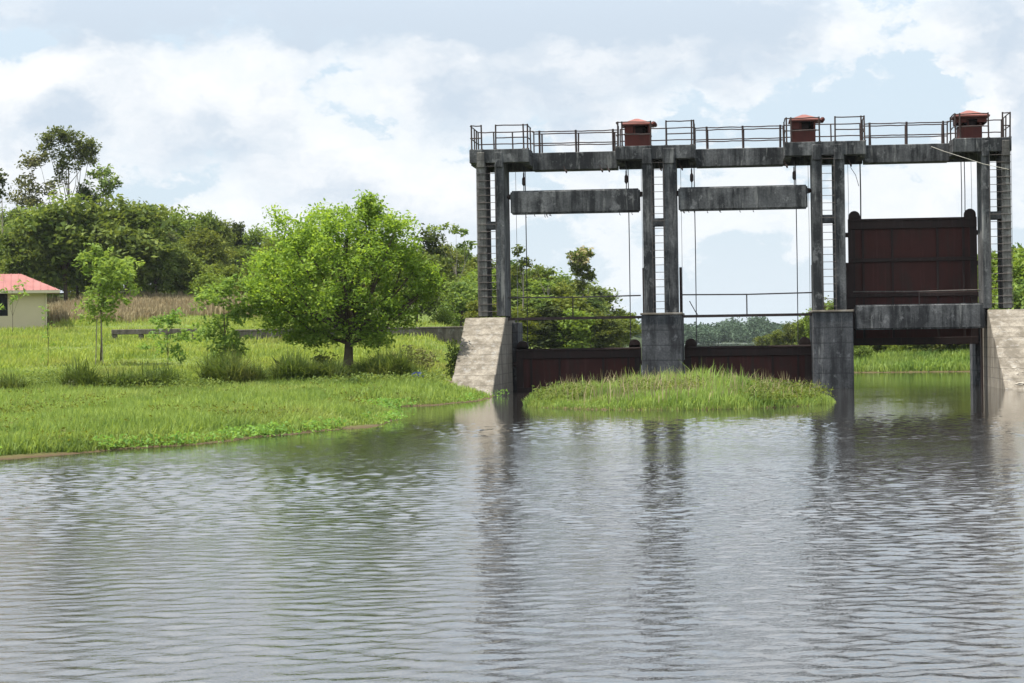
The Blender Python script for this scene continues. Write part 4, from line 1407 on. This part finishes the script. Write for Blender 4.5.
tag(np_mesh('dead_stalks', v, f, M_DRY), 'straw-coloured dead stalks standing among the islet grass', 'stalks', kind='stuff')
# dry grass hillside
x, y = sample(46000, 152, 182, 46, 262, rg, 1.0)
ok = (fbm(x * 0.35, y * 0.2, 51, 3) + 0.55 > rg.random(len(x)) * 0.9) & (y > 156 + 3 * fbm(x * 0.5, y * 0, 52, 2))
x, y = x[ok], y[ok]
z = height(x, y)
hh = np.clip((0.5 + 0.7 * rg.random(len(x))) * (1 + 0.3 * fbm(x * 0.5, y * 0.5, 53, 3)), 0.25, 1.8)
v, f = blades(x, y, z - 0.04, hh, 0.06 + 0.05 * rg.random(len(x)), rg, 0.35)
tag(np_mesh('dry_grass', v, f, M_DRY), 'tall straw-brown dry grass on the slope below the wood', 'grass', kind='stuff')
# far right bank
x, y = sample(52000, 124, 150, 780, 1100, rg, 1.0)
z = height(x, y)
ok = (z > 0.03)
x, y, z = x[ok], y[ok], z[ok]
v, f = blades(x, y, z - 0.03, rg.uniform(0.2, 0.6, len(x)), 0.05 + 0.03 * rg.random(len(x)), rg, 0.45)
tag(np_mesh('far_bank_grass', v, f, M_GRASS), 'bright green grass on the far bank seen under the raised gate', 'grass', kind='stuff')

# ------------------------------------------------------------------ house, low walls, small things
hp = at(45.5, 330, 150.0)
zg = hz(hp.x - 3, 150) - 0.1
hyaw = R(12.0)
house = empty('house', (hp.x, 150.0, zg), hyaw)
tag(house, 'small cream house with a faded red sheet roof at the left edge', 'house')
Hh = at(45, 291, 150.0).z - zg
mb = MB()
L_, Dp = 11.0, 6.5
wx0, wx1 = -(45.5 - 9) * 150 / F, -(45.5 - 9) * 150 / F - 1.5     # window right and left edge
wz0, wz1 = at(10, 316, 150).z - zg, at(10, 293, 150).z - zg
mb.box(wx0, 0, 0, 0.2, 0, Hh)
mb.box(-L_, wx1, 0, 0.2, 0, Hh)
mb.box(wx1, wx0, 0, 0.2, 0, wz0)
mb.box(wx1, wx0, 0, 0.2, wz1, Hh)
mb.box(-0.2, 0, 0.2, Dp, 0, Hh)
mb.box(-L_, -L_ + 0.2, 0.2, Dp, 0, Hh)
mb.box(-L_, 0, Dp - 0.2, Dp, 0, Hh)
mb.build('wall', M_WALL, house)
mb = MB(); mb.box(-L_ + 0.2, -0.2, 1.2, 1.25, 0.02, Hh); mb.build('room_partition', M_DARKIN, house)
mb = MB(); mb.box(-L_ - 0.05, 0.05, -0.06, -0.003, -0.4, 0.14); mb.build('plinth', M_PLINTH, house)
mb = MB()
fw = 0.06
for q in ((wx1, wx1 + fw, wz0, wz1), (wx0 - fw, wx0, wz0, wz1), (wx1, wx0, wz0, wz0 + fw), (wx1, wx0, wz1 - fw, wz1), ((wx0 + wx1) / 2 - 0.03, (wx0 + wx1) / 2 + 0.03, wz0, wz1)):
    mb.box(q[0], q[1], 0.08, 0.14, q[2], q[3])
win = mb.build('window', M_DARKIN, house)
mb = MB(); mb.box(wx1 + fw, wx0 - fw, 0.10, 0.112, wz0 + fw, wz1 - fw); mb.build('pane', M_GLASS, win)
mb = MB(); mb.tube([(0.06, -0.06, 0), (0.06, -0.06, Hh)], 0.05, 8); mb.build('downpipe', M_FASCIA, house)
# hipped roof of ribbed sheet
ov = 1.0
zr = Hh + 0.05
zk = at(20, 274, 153).z - zg
mb = MB()
x0, x1, y0, y1 = -L_ - ov, ov, -ov * 0.7, Dp + ov * 0.7
ym = (y0 + y1) / 2
kx1, kx0 = -1.6, -L_ + 1.6
T = [(x0, y0, zr), (x1, y0, zr), (x1, y1, zr), (x0, y1, zr), (kx0, ym, zk), (kx1, ym, zk)]
Bt = [(a_, b_, c_ - 0.06) for a_, b_, c_ in T]
mb.add(T + Bt, [(0, 1, 5, 4), (1, 2, 5), (2, 3, 4, 5), (3, 0, 4), (7, 6, 10, 11), (8, 7, 11), (9, 8, 11, 10), (6, 9, 10), (0, 6, 7, 1), (1, 7, 8, 2), (2, 8, 9, 3), (3, 9, 6, 0)])
# sheet ribs
for i in range(26):
    xx = x0 + 0.3 + i * (x1 - x0 - 0.6) / 25
    if xx > kx1:
        f_ = max(0.05, (x1 - xx) / (x1 - kx1))
    else:
        f_ = 1.0 if xx > kx0 else max(0.05, (xx - x0) / (kx0 - x0))
    p0 = Vector((xx, y0 + 0.01, zr + 0.01)); p1 = Vector((xx, y0 + (ym - y0) * f_, zr + (zk - zr) * f_ + 0.01))
    mb.tube([p0, p1], 0.03, 5)
roof = mb.build('roof', M_HOUSEROOF, house)
mb = MB(); mb.box(x0, x1, y0 - 0.03, y0 - 0.002, zr - 0.2, zr - 0.01); mb.box(x0, x1, y0, -0.002, zr - 0.2, zr - 0.17)
mb.build('fascia', M_FASCIA, roof)

# low blackened wall on posts
a = at(112, 331, 128); b2 = at(197, 333, 128)
lw = empty('low_wall', ((a.x + b2.x) / 2, 128, hz((a.x + b2.x) / 2, 128))); tag(lw, 'low dark concrete beam on stubby posts in the meadow right of the house', 'wall')
zt = at(150, 329, 128).z - lw.location.z
hw = (b2.x - a.x) / 2
mb = MB(); mb.box(-hw, hw, -0.2, 0.2, zt - 0.3, zt); mb.build('beam', M_LOWWALL, lw, bevel=0.03)
for i in range(4):
    xx = -hw + 0.15 + i * (2 * hw - 0.3) / 3
    mb = MB(); mb.box(xx - 0.14, xx + 0.14, -0.15, 0.15, -0.5, zt - 0.302); mb.build('post', M_LOWWALL, lw, bevel=0.02)
a = at(236, 330, 126); b2 = at(470, 325, 126)
mx = (a.x + b2.x) / 2
lw = empty('low_wall', (mx, 126, hz(mx, 126))); tag(lw, 'long low brownish retaining wall behind the big round tree', 'wall')
zt = at(415, 327, 126).z - lw.location.z
hw = (b2.x - a.x) / 2
mb = MB(); mb.box(-hw, hw, -0.15, 0.15, -0.8, zt - 0.1); mb.build('wall_body', M_LOWWALL, lw, bevel=0.02)
mb = MB(); mb.box(-hw - 0.03, hw + 0.03, -0.2, 0.2, zt - 0.098, zt); mb.build('coping', M_LOWWALL, lw, bevel=0.02)


def rock(loc, r, seed, mat, label, group=None, name='stone', sq=(1, 1, 0.65)):
    bm = bmesh.new()
    bmesh.ops.create_icosphere(bm, subdivisions=2, radius=r)
    g = np.random.default_rng(seed)
    ax = g.normal(size=(5, 3))
    for vv in bm.verts:
        c = vv.co.normalized()
        k_ = 1 + sum(0.13 * math.sin(3.1 * c.dot(Vector(a_)) + i) for i, a_ in enumerate(ax))
        vv.co = Vector((vv.co.x * sq[0], vv.co.y * sq[1], vv.co.z * sq[2])) * k_
    me = bpy.data.meshes.new(name); bm.to_mesh(me); bm.free()
    me.materials.append(mat)
    o = bpy.data.objects.new(name, me); C.objects.link(o)
    o.location = loc
    tag(o, label, 'stone', group)
    return o


# rubble on the foot of the right abutment
srg = np.random.default_rng(23)
for i in range(14):
    s = S(1004, -4) + srg.uniform(0.1, 1.5)
    tq = srg.uniform(-5.6, -3.4)
    zs = max(0.0, ZP + tq * (ZP / 5.45))
    rock(W(s, tq, zs + 0.02), srg.uniform(0.07, 0.19), 100 + i, M_STONE, 'pale broken stone lying on the foot of the right abutment', 'broken stones on the right abutment', sq=(1.3, 1, 0.4))
for i, (px, py) in enumerate(((442, 382), (446, 385), (438, 384))):
    p = on_water(px, py, 0.45)
    rock(Vector((p.x, p.y, hz(p.x, p.y) + 0.12)), 0.2 + 0.05 * i, 140 + i, M_MUDSTONE, 'brown stone in the grass at the foot of the left abutment', 'brown stones by the left abutment')
p = at(419, 378, 84.5)
o = rock(Vector((p.x, 84.5, hz(p.x, 84.5) + 0.28)), 0.24, 150, M_BLUE, 'dark blue plastic bag lying in the bank grass left of the abutment', None, 'plastic_bag', (1.2, 0.9, 0.8))
o['category'] = 'bag'
p = on_water(335, 432, 0.0)

# ------------------------------------------------------------------ moist air
hm, k = mat_new('haze')
vol = k.n('ShaderNodeVolumePrincipled', ins={'Color': (0.86, 0.93, 1.0, 1), 'Density': 0.00007, 'Anisotropy': 0.2}).outputs[0]
o = k.n('ShaderNodeOutputMaterial')
k.t.links.new(vol, o.inputs[1])
mb = MB(); mb.box(-3020, 3020, -65, 4420, -4.9, 24)
tag(mb.build('haze', hm), 'thin moist haze lying over the river and the land', 'haze', kind='stuff')
